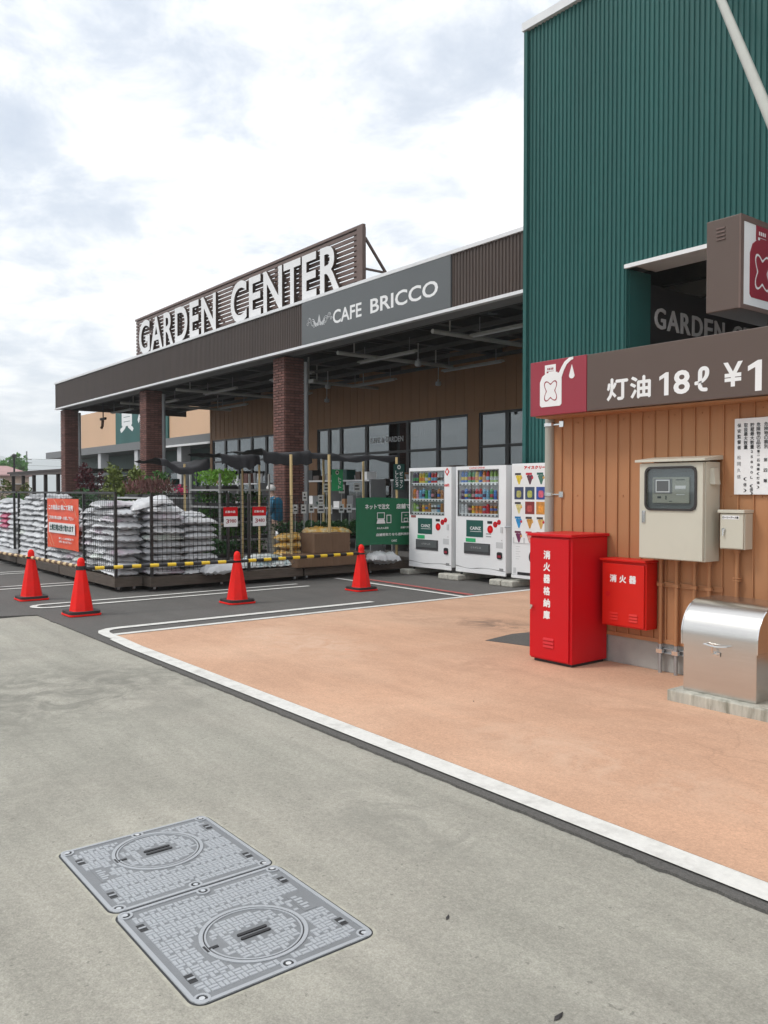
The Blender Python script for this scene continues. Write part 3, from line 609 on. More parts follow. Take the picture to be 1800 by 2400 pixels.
# brick columns with the downpipes behind them
bw = {}
def brick_mesh(w, d): 
    k = (round(w, 3), round(d, 3))
    if k not in bw: q = MB(); q.box(-w / 2, w / 2, -d / 2, d / 2, 0, .055); bw[k] = q.mesh('brick', 'brick')
    return bw[k]
COLW = .56
for xc, lab in ((-36.78, 'brick clad column at the far left end of the canopy'), (-27.9, 'brick clad column in the middle of the canopy front'), (-18.8, 'brick clad column nearest the vending machines under the canopy')):
    T2 = thing('brick_column', lab, 'column', (xc, 11.53, 0), 'brick columns carrying the canopy')
    h = COLW / 2; c = MB(); c.box(xc - h + .012, xc + h - .012, 11.53 - h + .012, 11.53 + h - .012, 0, 5.02); c.build('core', 'mortar', T2)
    low = MB(); n = 0
    for k in range(70):
        z = .004 + .0715 * k; L2 = (COLW - .022) / 2
        if k % 2: segs = [(-h + L2 / 2, L2), (h - L2 / 2, L2)]
        else: segs = [(-h + L2 / 4, L2 / 2 - .010), (0, L2 - .008), (h - L2 / 4, L2 / 2 - .010)]
        for c0, w in segs:
            j = random.uniform(-.0025, .0025)
            for face in range(4):
                fx = [(xc + c0, 11.53 - h + .004 + j), (xc + h - .004 + j, 11.53 + c0), (xc + c0, 11.53 + h - .004 + j), (xc - h + .004 + j, 11.53 + c0)][face]
                sx, sy = (w, .05) if face in (0, 2) else (.05, w)
                if face < 2 and k >= 12 and n < 296:
                    o = bpy.data.objects.new('brick', brick_mesh(sx, sy)); COL.objects.link(o); o.parent = T2; o.location = Vector((fx[0], fx[1], z)) - T2.location; n += 1
                else: low.box(fx[0] - sx / 2, fx[0] + sx / 2, fx[1] - sy / 2, fx[1] + sy / 2, z, z + .055)
    low.build('brickwork', 'brick', T2, kind='stuff')
    b = MB(); b.tube([(xc + h + .10, 11.53 + h + .02, 0), (xc + h + .10, 11.53 + h + .02, 4.9)], .06, 12); o = b.build('downpipe', 'mgrey', smooth=True, auto=True); tag(o, 'grey green downpipe standing behind the ' + lab.replace('brick clad column', 'column'), 'pipe', 'downpipes behind the columns')
# lamps and pipework under the canopy
fl = None; n = 0
for x, y, lab in ((-16.4, 12.9, 'nearest the cafe panel in the front row'), (-16.2, 15.65, 'nearest the cafe panel in the back row'), (-20.6, 15.65, 'left of the bracket in the back row'), (-20.9, 12.9, 'just right of the middle column in the front row'), (-25.4, 12.9, 'behind the middle column front row'), (-25.2, 15.65, 'behind the middle column back row'), (-29.9, 12.9, 'between left and middle columns front row'), (-29.7, 15.65, 'between left and middle columns back row'), (-12.6, 15.4, 'beside the tower in the back row'), (-11.9, 12.6, 'beside the tower in the front row'), (-34.3, 12.9, 'farthest left in the front row')):
    if fl is None:
        fl = thing('strip_light', '', 'light', (x, y, 4.86), 'unlit strip lights hung under the canopy')
        b = MB(); b.prism([(-.075, 0), (.075, 0), (.045, .05), (-.045, .05)], (x - 1.15, y, 4.87), UY, UZ, (2.3, 0, 0)); b.build('housing', 'fixture', fl)
        b = MB(); b.tube([(x - 1.1, y, 4.855), (x + 1.1, y, 4.855)], .016, 8); b.build('lamp_tube', 'lgrey', fl)
        for s in (-.9, .9): b = MB(); b.tube([(x + s, y, 4.92), (x + s, y, 5.25)], .012, 6); b.build('hanger', 'mgrey', fl)
        fl['label'] = 'unlit strip light under the canopy ' + lab
    else: copy_tree(fl, (x, y, 4.86), 'unlit strip light under the canopy ' + lab)
for x, y0, y1, lab in ((-16.8, 11.7, 15.5, 'left of the slate panel'), (-13.3, 11.7, 16.5, 'beside the tower'), (-21.8, 13.9, 16.8, 'right of the middle column'), (-26.2, 11.7, 16.5, 'left of the nearest column'), (-31.5, 11.8, 16.5, 'near the far left column')):
    t = thing('ceiling_pipe', 'pale pipe running into the canopy ' + lab, 'pipe', (x, (y0 + y1) / 2, 4.9), 'pale pipes under the canopy')
    b = MB(); b.tube([(x, y0, 4.92), (x, y1, 4.92)], .05, 10); b.build('tube', 'fixture', t, smooth=True, auto=True)
    for y in (y0 + .5, y1 - .6): b = MB(); b.tube([(x, y, 4.95), (x, y, 5.7)], .018, 6); b.build('hanger', 'fixture', t)
for i, (x, y, lab) in enumerate(((-19.8, 12.8, 'right of the nearest column'), (-35.4, 12.5, 'beside the far left column'))):
    t = thing('camera_bracket', 'small ceiling device on a drop bracket ' + lab, 'camera', (x, y, 4.5))
    b = MB(); b.tube([(x, y, 4.62), (x, y, 5.3)], .025, 8); b.build('stem', 'fixture' if i == 0 else 'dgrey', t); b = MB(); b.box(x - .3, x + .3, y - .04, y + .04, 4.56, 4.66); b.build('crossbar', 'fixture' if i == 0 else 'black', t)
    b = MB(); b.tube([(x - .05, y, 4.56), (x - .1, y, 4.3), (x - .12, y - .05, 4.2)], .06, 8); b.build('camera_body', 'fixture' if i == 0 else 'rust', t)
for i, (x, y) in enumerate(((-11.2, 16.6), (-21.2, 14.4), (-18.6, 16.6), (-24.5, 16.6), (-16.0, 13.6))):
    b = MB(); b.lathe([(.03, .16), (.03, .1), (.08, .09), (.09, 0), (.06, -.03)], (x, y, 4.7), 12); b.tube([(x, y, 4.84), (x, y, 5.25)], .012, 6)
    tag(b.build('dome_camera', 'lgrey', smooth=True, auto=True), ('small grey dome camera near the tower', 'small grey dome camera in mid canopy', 'small grey dome camera by the wall above the windows', 'small grey dome camera at the left windows', 'small grey dome camera behind the slate panel')[i] , 'camera', 'dome cameras under the canopy')
# ------------------------------------------------------------------ things by the shed
t = thing('extinguisher_cabinet', 'tall red metal fire extinguisher cabinet standing on the salmon paving', 'cabinet', (-4.92, 5.98, 0))
b = MB(); b.box(-5.155, -4.68, 5.735, 6.225, .03, 1.14); b.build('body', 'red', t, bevel=.006)
b = MB(); b.box(-5.172, -4.662, 5.70, 6.235, 1.142, 1.168); b.build('lid', 'red', t, bevel=.006)
b = MB(); b.box(-5.150, -4.705, 5.716, 5.734, .045, 1.125); b.build('door', 'red', t, bevel=.004)
b = MB(); b.box(-5.13, -4.70, 5.76, 6.2, .0, .03); b.build('base', 'black', t)
b = MB(); column_text(b, '消火器格納庫', (-4.985, 5.716, 1.015), UX, UZ, .072, .1075, heavy=.0035); b.build('lettering', 'white', t, kind='stuff')
for i in range(3):
    b = MB(); z = .155 + .032 * i; b.add([(-4.985, 5.7155, z), (-4.865, 5.7155, z), (-4.865, 5.704, z - .003), (-4.985, 5.704, z - .003), (-4.985, 5.7155, z + .018), (-4.865, 5.7155, z + .018)], [(0, 3, 2, 1), (3, 5, 4, 4)[:3] if 0 else (3, 2, 5, 4), (0, 4, 3), (1, 2, 5)]); b.build('louver', 'red', t)
b = MB(); b.tube([(-5.115, 5.716, .50), (-5.115, 5.695, .50)], .012, 10); b.box(-5.122, -5.108, 5.688, 5.696, .478, .522); b.beam((-5.115, 5.692, .51), (-5.092, 5.690, .515), .012); b.build('latch', 'chrome', t)
t = thing('extinguisher_box', 'small orange red fire extinguisher box mounted on the tan wall', 'box', (-4.4, 6.15, .36))
b = MB(); b.box(-4.622, -4.165, 6.075, 6.232, .365, .935); b.build('body', 'red2', t, bevel=.005)
b = MB(); b.box(-4.605, -4.18, 6.058, 6.074, .38, .915); b.build('door', 'red2', t, bevel=.004)
b = MB(); b.box(-4.63, -4.157, 6.045, 6.235, .937, .958); b.build('lid', 'red2', t, bevel=.004)
b = MB()
for ch, x in zip('消火器', (-4.525, -4.425, -4.325)): lettering(b, ch, (x, 6.058, .755 - (0)), UX, UZ, w=.066, h=.062, heavy=.0032)
b.build('lettering', 'white', t, kind='stuff')
for x in (-4.525, -4.325):
    for i in range(3):
        b = MB(); z = .425 + .026 * i; b.add([(x, 6.0575, z), (x + .085, 6.0575, z), (x + .085, 6.049, z - .002), (x, 6.049, z - .002), (x, 6.0575, z + .014), (x + .085, 6.0575, z + .014)], [(0, 3, 2, 1), (3, 2, 5, 4), (0, 4, 3), (1, 2, 5)]); b.build('louver', 'red2', t)
b = MB(); b.prism(disc(.024, 16), (-4.545, 6.058, .645), UX, UZ, (0, -.004, 0)); b.build('latch', 'red', t)
# beige control cabinet with a viewing window
t = thing('control_cabinet', 'large beige control cabinet with round cornered window on the tan wall', 'cabinet', (-3.9, 6.12, .98))
b = MB(); b.box(-4.19, -3.60, 6.025, 6.232, .985, 1.78); b.build('body', 'beige', t, bevel=.005)
b = MB(); b.add([(-4.215, 5.965, 1.785), (-3.575, 5.965, 1.785), (-3.575, 6.24, 1.80), (-4.215, 6.24, 1.80), (-4.215, 5.965, 1.805), (-3.575, 5.965, 1.805), (-3.575, 6.24, 1.835), (-4.215, 6.24, 1.835)], [(0, 3, 2, 1), (4, 5, 6, 7), (0, 1, 5, 4), (1, 2, 6, 5), (2, 3, 7, 6), (3, 0, 4, 7)]); b.build('hood', 'beige', t, bevel=.003)
# door leaf with a real opening
dr = MB(); dr.box(-4.185, -4.125, 5.995, 6.022, .995, 1.775); dr.box(-3.665, -3.608, 5.995, 6.022, .995, 1.775); dr.box(-4.125, -3.665, 5.995, 6.022, .995, 1.40); dr.box(-4.125, -3.665, 5.995, 6.022, 1.735, 1.775)
door = dr.build('door', 'beige', t)
b = MB(); n = 36; o_, i_ = rrect(.475, .36, .055, 6), rrect(.44, .325, .045, 6)
for k in range(len(o_)): k2 = (k + 1) % len(o_); b.prism([o_[k], o_[k2], i_[k2], i_[k]], (-3.895, 5.994, 1.568), UX, UZ, (0, -.010, 0))
b.build('gasket', 'rubber', door)
b = MB(); b.prism(rrect(.45, .335, .05, 6), (-3.895, 6.0, 1.568), UX, UZ, (0, -.003, 0)); b.build('pane', 'smoke', door)
b = MB(); b.box(-4.128, -3.662, 6.0235, 6.0245, 1.395, 1.74); b.build('recess', 'mgrey', t)
b = MB(); b.box(-4.068, -3.732, 6.004, 6.0232, 1.45, 1.66); dev = b.build('meter_unit', 'beige', t, bevel=.003)
b = MB(); b.box(-4.055, -3.885, 6.000, 6.0039, 1.528, 1.648); b.build('screen_frame', 'mgrey', dev)
b = MB(); b.box(-4.033, -3.905, 5.998, 5.9998, 1.537, 1.640); b.build('bezel', 'whiteg', dev)
b = MB(); b.box(-4.024, -3.914, 5.9965, 5.9978, 1.546, 1.631); b.build('screen', 'cafe', dev)
b = MB(); b.box(-3.855, -3.76, 6.0, 6.0038, 1.563, 1.592); b.box(-3.852, -3.763, 5.9995, 5.99995, 1.575, 1.588); b.box(-3.845, -3.77, 6.0, 6.0038, 1.515, 1.522); b.build('card_slot', 'whiteg', dev)
b = MB(); b.box(-4.02, -3.985, 6.0015, 6.0038, 1.488, 1.505); b.box(-3.945, -3.935, 6.0015, 6.0038, 1.478, 1.51); b.box(-3.91, -3.885, 6.0015, 6.0038, 1.462, 1.468); b.box(-3.85, -3.77, 6.0015, 6.0038, 1.635, 1.641); b.build('buttons', 'dgrey', dev, kind='stuff')
b = MB(); b.box(-4.158, -4.126, 5.988, 5.9945, 1.285, 1.385); b.box(-4.152, -4.132, 5.982, 5.988, 1.30, 1.352); b.tube([(-4.142, 5.988, 1.37), (-4.142, 5.980, 1.37)], .008, 10); b.tube([(-4.142, 5.988, 1.294), (-4.142, 5.982, 1.294)], .006, 10); b.build('handle', 'chrome', door)
b = MB(); b.add([(-3.6, 6.08, 1.73), (-3.6, 6.17, 1.73), (-3.6, 6.17, 1.60), (-3.6, 6.08, 1.60), (-3.575, 6.095, 1.73), (-3.575, 6.155, 1.73), (-3.555, 6.165, 1.60), (-3.555, 6.085, 1.60)], [(0, 1, 2, 3), (7, 6, 5, 4), (0, 4, 5, 1), (1, 5, 6, 2), (2, 6, 7, 3), (3, 7, 4, 0)]); b.build('vent_cowl', 'beige', t, bevel=.002)
t = thing('junction_box', 'small beige box with white label beside the large control cabinet', 'box', (-3.43, 6.17, 1.09))
b = MB(); b.box(-3.53, -3.325, 6.118, 6.232, 1.095, 1.375); b.build('body', 'beige', t, bevel=.004)
b = MB(); b.box(-3.522, -3.333, 6.103, 6.117, 1.102, 1.372); door = b.build('door', 'beige', t, bevel=.003)
b = MB(); b.box(-3.538, -3.318, 6.09, 6.236, 1.377, 1.402); b.build('lid', 'beige', t, bevel=.003)
b = MB(); b.box(-3.505, -3.365, 6.1015, 6.1028, 1.328, 1.358); b.build('label_plate', 'whiteg', t)
b = MB(); lettering(b, 'ローリーアース盤', (-3.50, 6.1015, 1.335), UX, UZ, w=.13, h=.016, heavy=.0008); b.build('lettering', 'black', t, kind='stuff')
b = MB(); b.tube([(-3.49, 6.102, 1.245), (-3.49, 6.094, 1.245)], .015, 12); b.tube([(-3.49, 6.092, 1.25), (-3.49, 6.088, 1.20)], .008, 8); b.build('handle', 'chrome', door, smooth=True, auto=True)
# conduits below the cabinets: tan where they cross the siding, bare on the concrete base
for i, (x, zt, zb, lab) in enumerate(((-4.115, .985, 0, 'leftmost conduit below the large beige cabinet, bare steel at its foot'), (-3.965, .985, 0, 'second conduit from left below the large beige cabinet, bare steel foot'), (-3.80, .985, .02, 'third conduit from left below the large beige cabinet'), (-3.67, .985, .02, 'rightmost conduit below the large beige cabinet'), (-3.435, 1.095, .02, 'single conduit below the small beige box'))):
    t = thing('conduit', lab, 'pipe', (x, 6.205, 0), 'conduits on the shed wall')
    b = MB(); b.tube([(x, 6.205, .25 if i < 2 else zb), (x, 6.205, zt - .006)], .0165, 12); b.build('painted_tube', 'tan', t, smooth=True, auto=True)
    if i < 2: b = MB(); b.tube([(x, 6.205, 0), (x, 6.205, .249)], .0165, 12); b.build('bare_tube', 'steelpipe', t, smooth=True, auto=True)
    b = MB(); b.lathe([(.024, 0), (.026, .004), (.026, .022), (.022, .026)], (x, 6.205, zt - .03), 12); b.build('coupling', 'tan', t)
    if i == 4:
        b = MB()
        for z in (.86, .84, .70): b.box(x - .03, x + .03, 6.186, 6.226, z, z + .008)
        b.build('clamp', 'tan', t)
t = thing('clamp_rail', 'tan painted clamp rail crossing the conduits on the siding', 'rail', (-3.87, 6.21, .74))
b = MB(); b.box(-4.165, -3.565, 6.222, 6.234, .735, .743); b.box(-4.165, -3.565, 6.222, 6.234, .768, .776); b.box(-4.165, -3.565, 6.229, 6.2345, .743, .768); b.build('channel', 'tan', t)
for x in (-4.115, -3.965, -3.80, -3.67): b = MB(); b.box(x - .026, x + .026, 6.184, 6.221, .742, .769); b.build('clip', 'tan', t)
t = thing('clamp_rail', 'bare steel clamp rail across the conduits on the grey concrete base', 'rail', (-4.03, 6.22, .16))
b = MB(); b.box(-4.165, -3.90, 6.222, 6.254, .165, .173); b.box(-4.165, -3.90, 6.222, 6.254, .205, .213); b.box(-4.165, -3.90, 6.240, 6.2545, .173, .205); b.build('channel', 'steelpipe', t)
for x in (-4.115, -3.965): b = MB(); b.box(x - .028, x + .028, 6.184, 6.221, .172, .206); b.build('clip', 'chrome', t)
# notice board
t = thing('notice_board', 'white notice board with columns of black vertical Japanese writing', 'notice', (-3.2, 6.23, 1.52))
b = MB(); b.box(-3.475, -2.93, 6.218, 6.232, 1.52, 2.115); b.build('board', 'whiteg', t, bevel=.003)
b = MB()
for s, x, z, sz, pt in (('危険物の類別', -3.235, 2.075, .031, .034), ('第四類', -3.235, 1.80, .027, .080), ('危険物の品名', -3.295, 2.075, .031, .034), ('第二石油類(灯油)', -3.290, 1.865, .022, .0345), ('貯蔵最大数量', -3.345, 2.075, .031, .034), ('25800L', -3.340, 1.862, .018, .040), ('(倍)', -3.345, 1.60, .026, .028), ('取扱最大数量', -3.397, 2.075, .031, .034), ('(倍)', -3.397, 1.655, .026, .045), ('保安監督者', -3.450, 2.075, .030, .043), ('松岡久信', -3.450, 1.825, .030, .050), ('火気厳禁', -3.10, 2.06, .07, .13), ('給油取扱所', -3.02, 2.06, .05, .10)):
    column_text(b, s, (x, 6.218, z), UX, UZ, sz, pt, heavy=.0006 if '松' not in s else 0)
b.build('lettering', 'black', t, kind='stuff')
# stainless filler chest on its plinth
o = MB().box(-3.535, -2.66, 5.42, 6.0, -.03, .085).build('plinth', 'plinth', bevel=.008); tag(o, 'weathered streaked concrete plinth under the stainless steel chest', 'plinth')
t = thing('filler_chest', 'stainless steel chest with rounded lid and latch on concrete plinth', 'chest', (-3.18, 5.73, .086))
X0, X1 = -3.47, -2.89
b = MB(); b.box(X0 + .012, X1 - .012, 5.508, 5.99, .086, .44); b.build('body', 'stainless', t, bevel=.004)
prof = [(5.50, .425), (5.50, .50)] + [(5.50 + .24 * (1 - math.cos(R(a))), .50 + .245 * math.sin(R(a))) for a in range(6, 91, 6)] + [(5.995, .745), (5.995, .425)]
b = MB(); n = len(prof)
vsx = [(x, p[0], p[1]) for x in (X0, X1) for p in prof]
b.add(vsx, [(i, i + n, (i + 1) % n + n, (i + 1) % n) for i in range(n)]); b.f = [tuple(reversed(f)) for f in b.f]
b.add([(X0 + .004, p[0] + .0, p[1]) for p in prof], [tuple(range(n))]); b.add([(X1 - .004, p[0], p[1]) for p in prof], [tuple(range(n))[::-1]])
o = b.build('lid', 'stainless', t, smooth=True); o.data.set_sharp_from_angle(angle=R(50))
b = MB()
for x in (X0 - .003, X1 - .006):
    for i in range(len(prof) - 3): p, q = prof[i], prof[i + 1]; b.add([(x, p[0] - .002, p[1]), (x + .009, p[0] - .002, p[1]), (x + .009, q[0] - .002, q[1] + .002), (x, q[0] - .002, q[1] + .002)], [(0, 1, 2, 3)])
b.build('edge_trim', 'chrome', t)
b = MB(); b.tube([(-3.265, 5.498, .452), (-3.27, 5.47, .452), (-3.22, 5.468, .447), (-3.18, 5.463, .445), (-3.14, 5.468, .447), (-3.10, 5.47, .452), (-3.105, 5.498, .452)], .0065, 8); b.tube([(-3.205, 5.465, .445), (-3.205, 5.470, .40), (-3.208, 5.485, .385)], .0075, 8); b.box(-3.225, -3.165, 5.494, 5.503, .37, .40); b.box(-3.215, -3.175, 5.480, 5.494, .378, .39); b.build('latch', 'chrome', t, smooth=True, auto=True)

# ------------------------------------------------------------------ twin manhole covers
def cover(x0, x1, label, hatch, logo):
    y0, y1 = 1.078, 1.768; cx, cy = (x0 + x1) / 2, (y0 + y1) / 2; w, h = x1 - x0 - .008, y1 - y0
    t = thing('manhole_cover', label, 'manhole', (cx, cy, -.014), 'pair of iron covers in the concrete')
    b = MB(); b.prism(rrect(w + .034, h + .034, .06, 6, cx, cy), (0, 0, -.020), UX, UY, (0, 0, .0062 if hatch[0] < -3 else .0061)); b.build('mortar_bed', 'grout', t)
    b = MB(); b.prism(rrect(w + .010, h + .010, .05, 6, cx, cy), (0, 0, -.020), UX, UY, (0, 0, .0065)); b.build('joint', 'black', t)
    b = MB(); b.prism(rrect(w - .004, h - .004, .046, 6, cx, cy), (0, 0, -.019), UX, UY, (0, 0, .0062)); b.build('plate', 'iron', t, bevel=.0008)
    z0 = -.0128; zt = -.0102
    o_, i_ = rrect(w - .006, h - .006, .045, 6, cx, cy), rrect(w - .036, h - .036, .035, 6, cx, cy); b = MB()
    for k in range(len(o_)): k2 = (k + 1) % len(o_); b.prism([o_[k], o_[k2], i_[k2], i_[k]], (0, 0, z0), UX, UY, (0, 0, zt - z0 + .0004))
    b.build('rim', 'ironrelief', t)
    hx, hy, hr = hatch
    # bolts and pockets
    bolts = [(x0 + .045, y0 + .035), (x0 + .045, cy), (x0 + .045, y1 - .035), (x1 - .045, y0 + .035), (x1 - .045, cy), (x1 - .045, y1 - .035)]
    bolts = [(x0 + .033, y0 + .035), (x0 + .033, cy), (x0 + .033, y1 - .035), (x1 - .033, y0 + .035), (x1 - .033, cy), (x1 - .033, y1 - .035)]
    for bx, by in bolts:
        q = MB(); q.ring((bx, by, 0), .0185, .0275, z0, zt + .0014, 20); bo = q.build('bolt', 'ironrelief', t)
        q = MB(); q.prism(disc(.0183, 14, bx, by), (0, 0, z0), UX, UY, (0, 0, .0006)); q.build('bolt_well', 'black', bo)
        q = MB(); q.prism(disc(.0098, 12, bx, by), (0, 0, z0 + .0006), UX, UY, (0, 0, .0036)); q.build('bolt_head', 'chrome', bo)
    pockets = [(x0 + .15, y0 + .052), (x1 - .155, y0 + .055), (x0 + .14, y1 - .05), (x1 - .15, y1 - .05)]
    for px, py in pockets:
        q = MB(); q.box(px - .026, px + .026, py - .014, py + .014, z0, z0 + .0008); po = q.build('lift_pocket', 'black', t)
        q = MB(); q.box(px - .004, px + .005, py - .013, py + .013, z0 + .0009, zt); q.build('pocket_bar', 'ironrelief', po)
    q = MB(); q.ring((hx, hy, 0), hr - .007, hr + .007, z0, zt + .0006, 64); q.build('hatch_ring', 'ironrelief', t)
    q = MB(); q.ring((hx, hy, 0), hr - .0115, hr - .0085, z0, z0 + .0006, 64); q.build('hatch_joint', 'black', t)
    q = MB(); q.ring((hx, hy, 0), hr - .019, hr - .0125, z0, zt + .0004, 64); q.build('hatch_ring', 'ironrelief', t)
    for s in (-.014, .014):
        q = MB(); q.prism(rrect(.014, .118, .0068, 5), (hx + s, hy, z0), Vector((1, .0, 0)), UY, (0, 0, .0042)); q.build('handle_slot', 'black', t)
    q = MB(); q.box(hx - .005, hx + .007, hy - hr - .002, hy - hr + .045, z0, zt + .0005); q.box(hx - .022, hx + .022, hy - hr - .004, hy - hr + .005, z0, zt + .0007); q.build('hinge', 'black', t)
    lx, ly, lw, lh = logo
    q = MB(); q.box(lx - lw / 2, lx + lw / 2, ly - lh / 2, ly + lh / 2, z0, z0 + .0012); q.build('nameplate', 'iron', t)
    q = MB()
    for k in range(5): q.box(lx - lw * .36 + lw * .155 * k, lx - lw * .36 + lw * .155 * k + lw * .1, ly - lh * .3, ly + lh * .3 * (1 if k % 2 else .4), z0 + .0013, zt)
    q.build('cast_mark', 'ironrelief', t, kind='stuff')
    # interlocking raised pattern
    q = MB(); p = .0335; nx, ny = int((w - .06) / p), int((h - .06) / p); ox, oy = cx - nx * p / 2 + p / 2, cy - ny * p / 2 + p / 2
    def free(a, b_, m=.02):
        if abs(a - cx) > w / 2 - .032 or abs(b_ - cy) > h / 2 - .032: return False
        if any((a - u) ** 2 + (b_ - v) ** 2 < .037 ** 2 for u, v in bolts): return False
        if any(abs(a - u) < .038 and abs(b_ - v) < .026 for u, v in pockets): return False
        d = math.hypot(a - hx, b_ - hy)
        if hr - .034 < d < hr + .020: return False
        if abs(a - hx) < .042 and abs(b_ - hy) < .075: return False
        if abs(a - lx) < lw / 2 + .012 and abs(b_ - ly) < lh / 2 + .012: return False
        if abs(a - hx) < .03 and -hr - .02 < b_ - hy < -hr + .07: return False
        return True
    def pad(ax, ay, bx, by):
        if free((ax + bx) / 2, (ay + by) / 2, .01) and all(abs(u - cx) < w / 2 - .026 and abs(v - cy) < h / 2 - .026 for u in (ax, bx) for v in (ay, by)):
            e = .0011; q.add([(ax, ay, z0), (bx, ay, z0), (bx, by, z0), (ax, by, z0), (ax + e, ay + e, zt), (bx - e, ay + e, zt), (bx - e, by - e, zt), (ax + e, by - e, zt)], [(4, 5, 6, 7), (0, 1, 5, 4), (1, 2, 6, 5), (2, 3, 7, 6), (3, 0, 4, 7)])
    for i in range(nx):
        for j in range(ny):
            a, b_ = ox + i * p, oy + j * p; k = .0145 if (i * 7 + j * 3) % 3 else .0085
            if (i + j) % 2: pad(a - .0155, b_ - .0155, a + .0155, b_ - .0015); pad(a - .0155, b_ + .0015, a - .0155 + k * 2.1, b_ + .0155)
            else: pad(a - .0155, b_ - .0155, a - .0015, b_ + .0155); pad(a + .0015, b_ - .0155, a + .0155, b_ - .0155 + k * 2.1)
    q.build('tread_pattern', 'ironrelief', t, kind='stuff')
cover(-3.668, -2.998, 'farther ribbed iron manhole cover, touching the nearer cover', (-3.43, 1.435, .185), (-3.345, 1.165, .13, .055))
cover(-2.998, -2.298, 'nearer ribbed iron manhole cover in the foreground concrete', (-2.575, 1.43, .185), (-2.66, 1.68, .14, .055))
# fallen leaves
for x, y, s, a, lab in ((-2.23, 2.04, .019, 35, 'small dark leaf on the concrete in front of the white line'), (-1.6, 1.91, .027, 10, 'larger dark leaf at the bottom edge of the concrete'), (-4.38, 4.26, .012, 50, 'tiny dark leaf on the salmon paving')):
    b = MB(); c, q = math.cos(R(a)), math.sin(R(a)); pl = [(0, -s), (s * .28, -s * .4), (s * .3, s * .2), (0, s), (-s * .3, s * .3), (-s * .26, -s * .4)]
    zz = -.013 if y < 3 else .006
    b.add([(x + p[0] * c - p[1] * q, y + p[0] * q + p[1] * c, zz + .004 * (i % 2)) for i, p in enumerate(pl)], [tuple(range(6))]); b.add([(x + p[0] * c - p[1] * q, y + p[0] * q + p[1] * c, zz - .0015 + .004 * (i % 2)) for i, p in enumerate(pl)], [tuple(range(6))[::-1]])
    tag(b.build('fallen_leaf', 'rubber'), lab, 'leaf')

# ------------------------------------------------------------------ cones and bars
def make_cone(x, y, label):
    t = thing('traffic_cone', label, 'cone', (x, y, 0), 'red traffic cones along the display')
    b = MB(); b.lathe([(.172, .035), (.160, .05), (.150, .06), (.126, .20), (.090, .40), (.057, .575), (.054, .60)], (x, y, 0), 8); b.lathe([(.050, .60), (.046, .612), (.046, .665), (.034, .70), (.014, .715)], (x, y, 0), 16); b.build('cone_body', 'conered', t, bevel=.006)
    b = MB(); b.prism(rrect(.40, .40, .06, 4, x, y), (0, 0, .003), UX, UY, (0, 0, .022)); b.build('base', 'conered', t, bevel=.004)
    b = MB(); b._ring((x, y), .14, .1885, .026, .052, 4, 0); b = MB(); o4, i4 = rrect(.385, .385, .07, 4, x, y), disc(.15, 20, x, y)
    for k in range(20): b.prism([o4[k], o4[(k + 1) % 20], i4[(k + 1) % 20], i4[k]], (0, 0, .027), UX, UY, (0, 0, .034)) if 0 else None
    ang = lambda p: math.atan2(p[1] - y, p[0] - x)
    for k in range(20):
        i5 = [(x + .158 * math.cos(ang(p)), y + .158 * math.sin(ang(p))) for p in (o4[k], o4[(k + 1) % 20])]
        b.prism([o4[k], o4[(k + 1) % 20], i5[1], i5[0]], (0, 0, .026), UX, UY, (0, 0, .032))
    b.build('rubber_weight', 'rubber', t)
    return t
cones = [(-14.40, 3.14), (-12.43, 3.34), (-10.52, 3.42), (-10.30, 5.48), (-10.42, 7.70)]
c0 = make_cone(*cones[1], 'red traffic cone second from the left, in front of the long cart')
for i, lab in ((0, 'red traffic cone at the far left, mostly cut off'), (2, 'nearest red traffic cone, at the corner of the bays'), (3, 'red traffic cone before the middle of the display platforms'), (4, 'red traffic cone by the green banner and vending machines')): copy_tree(c0, (*cones[i], 0), lab)
def bar(p, q, lab, mats, z=.575):
    p, q = Vector((*p, z)), Vector((*q, z)); d = (q - p).normalized(); Lg = (q - p).length
    t = thing('barrier_bar', lab, 'bar', (p + q) / 2, 'bars linking the cones')
    n = 17; seg = (Lg - .1) / n
    for i in range(n):
        b = MB(); a = p + d * (.05 + seg * i); b.tube([a, a + d * (seg + .0)], .0235 if i % 2 else .0225, 12); b.build('stripe', mats[i % 2], t, smooth=True, auto=True)
    for c in (p, q): b = MB(); b.ring((c.x, c.y, 0), .049, .062, z - .012, z + .012, 20); b.build('end_ring', 'rubber', t)
bar(cones[2], cones[3], 'yellow and black bar between the nearest cone and the middle cone', ['black', 'yellow'])
bar(cones[3], cones[4], 'yellow and black bar between the middle cone and the right cone', ['black', 'yellow'])
bar(cones[1], cones[2], 'worn rusty yellow bar between the two left cones', ['yellowfade', 'rust'], .60)
bar(cones[0], cones[1], 'worn rusty yellow bar running out of the left edge', ['yellowfade', 'rust'], .60)

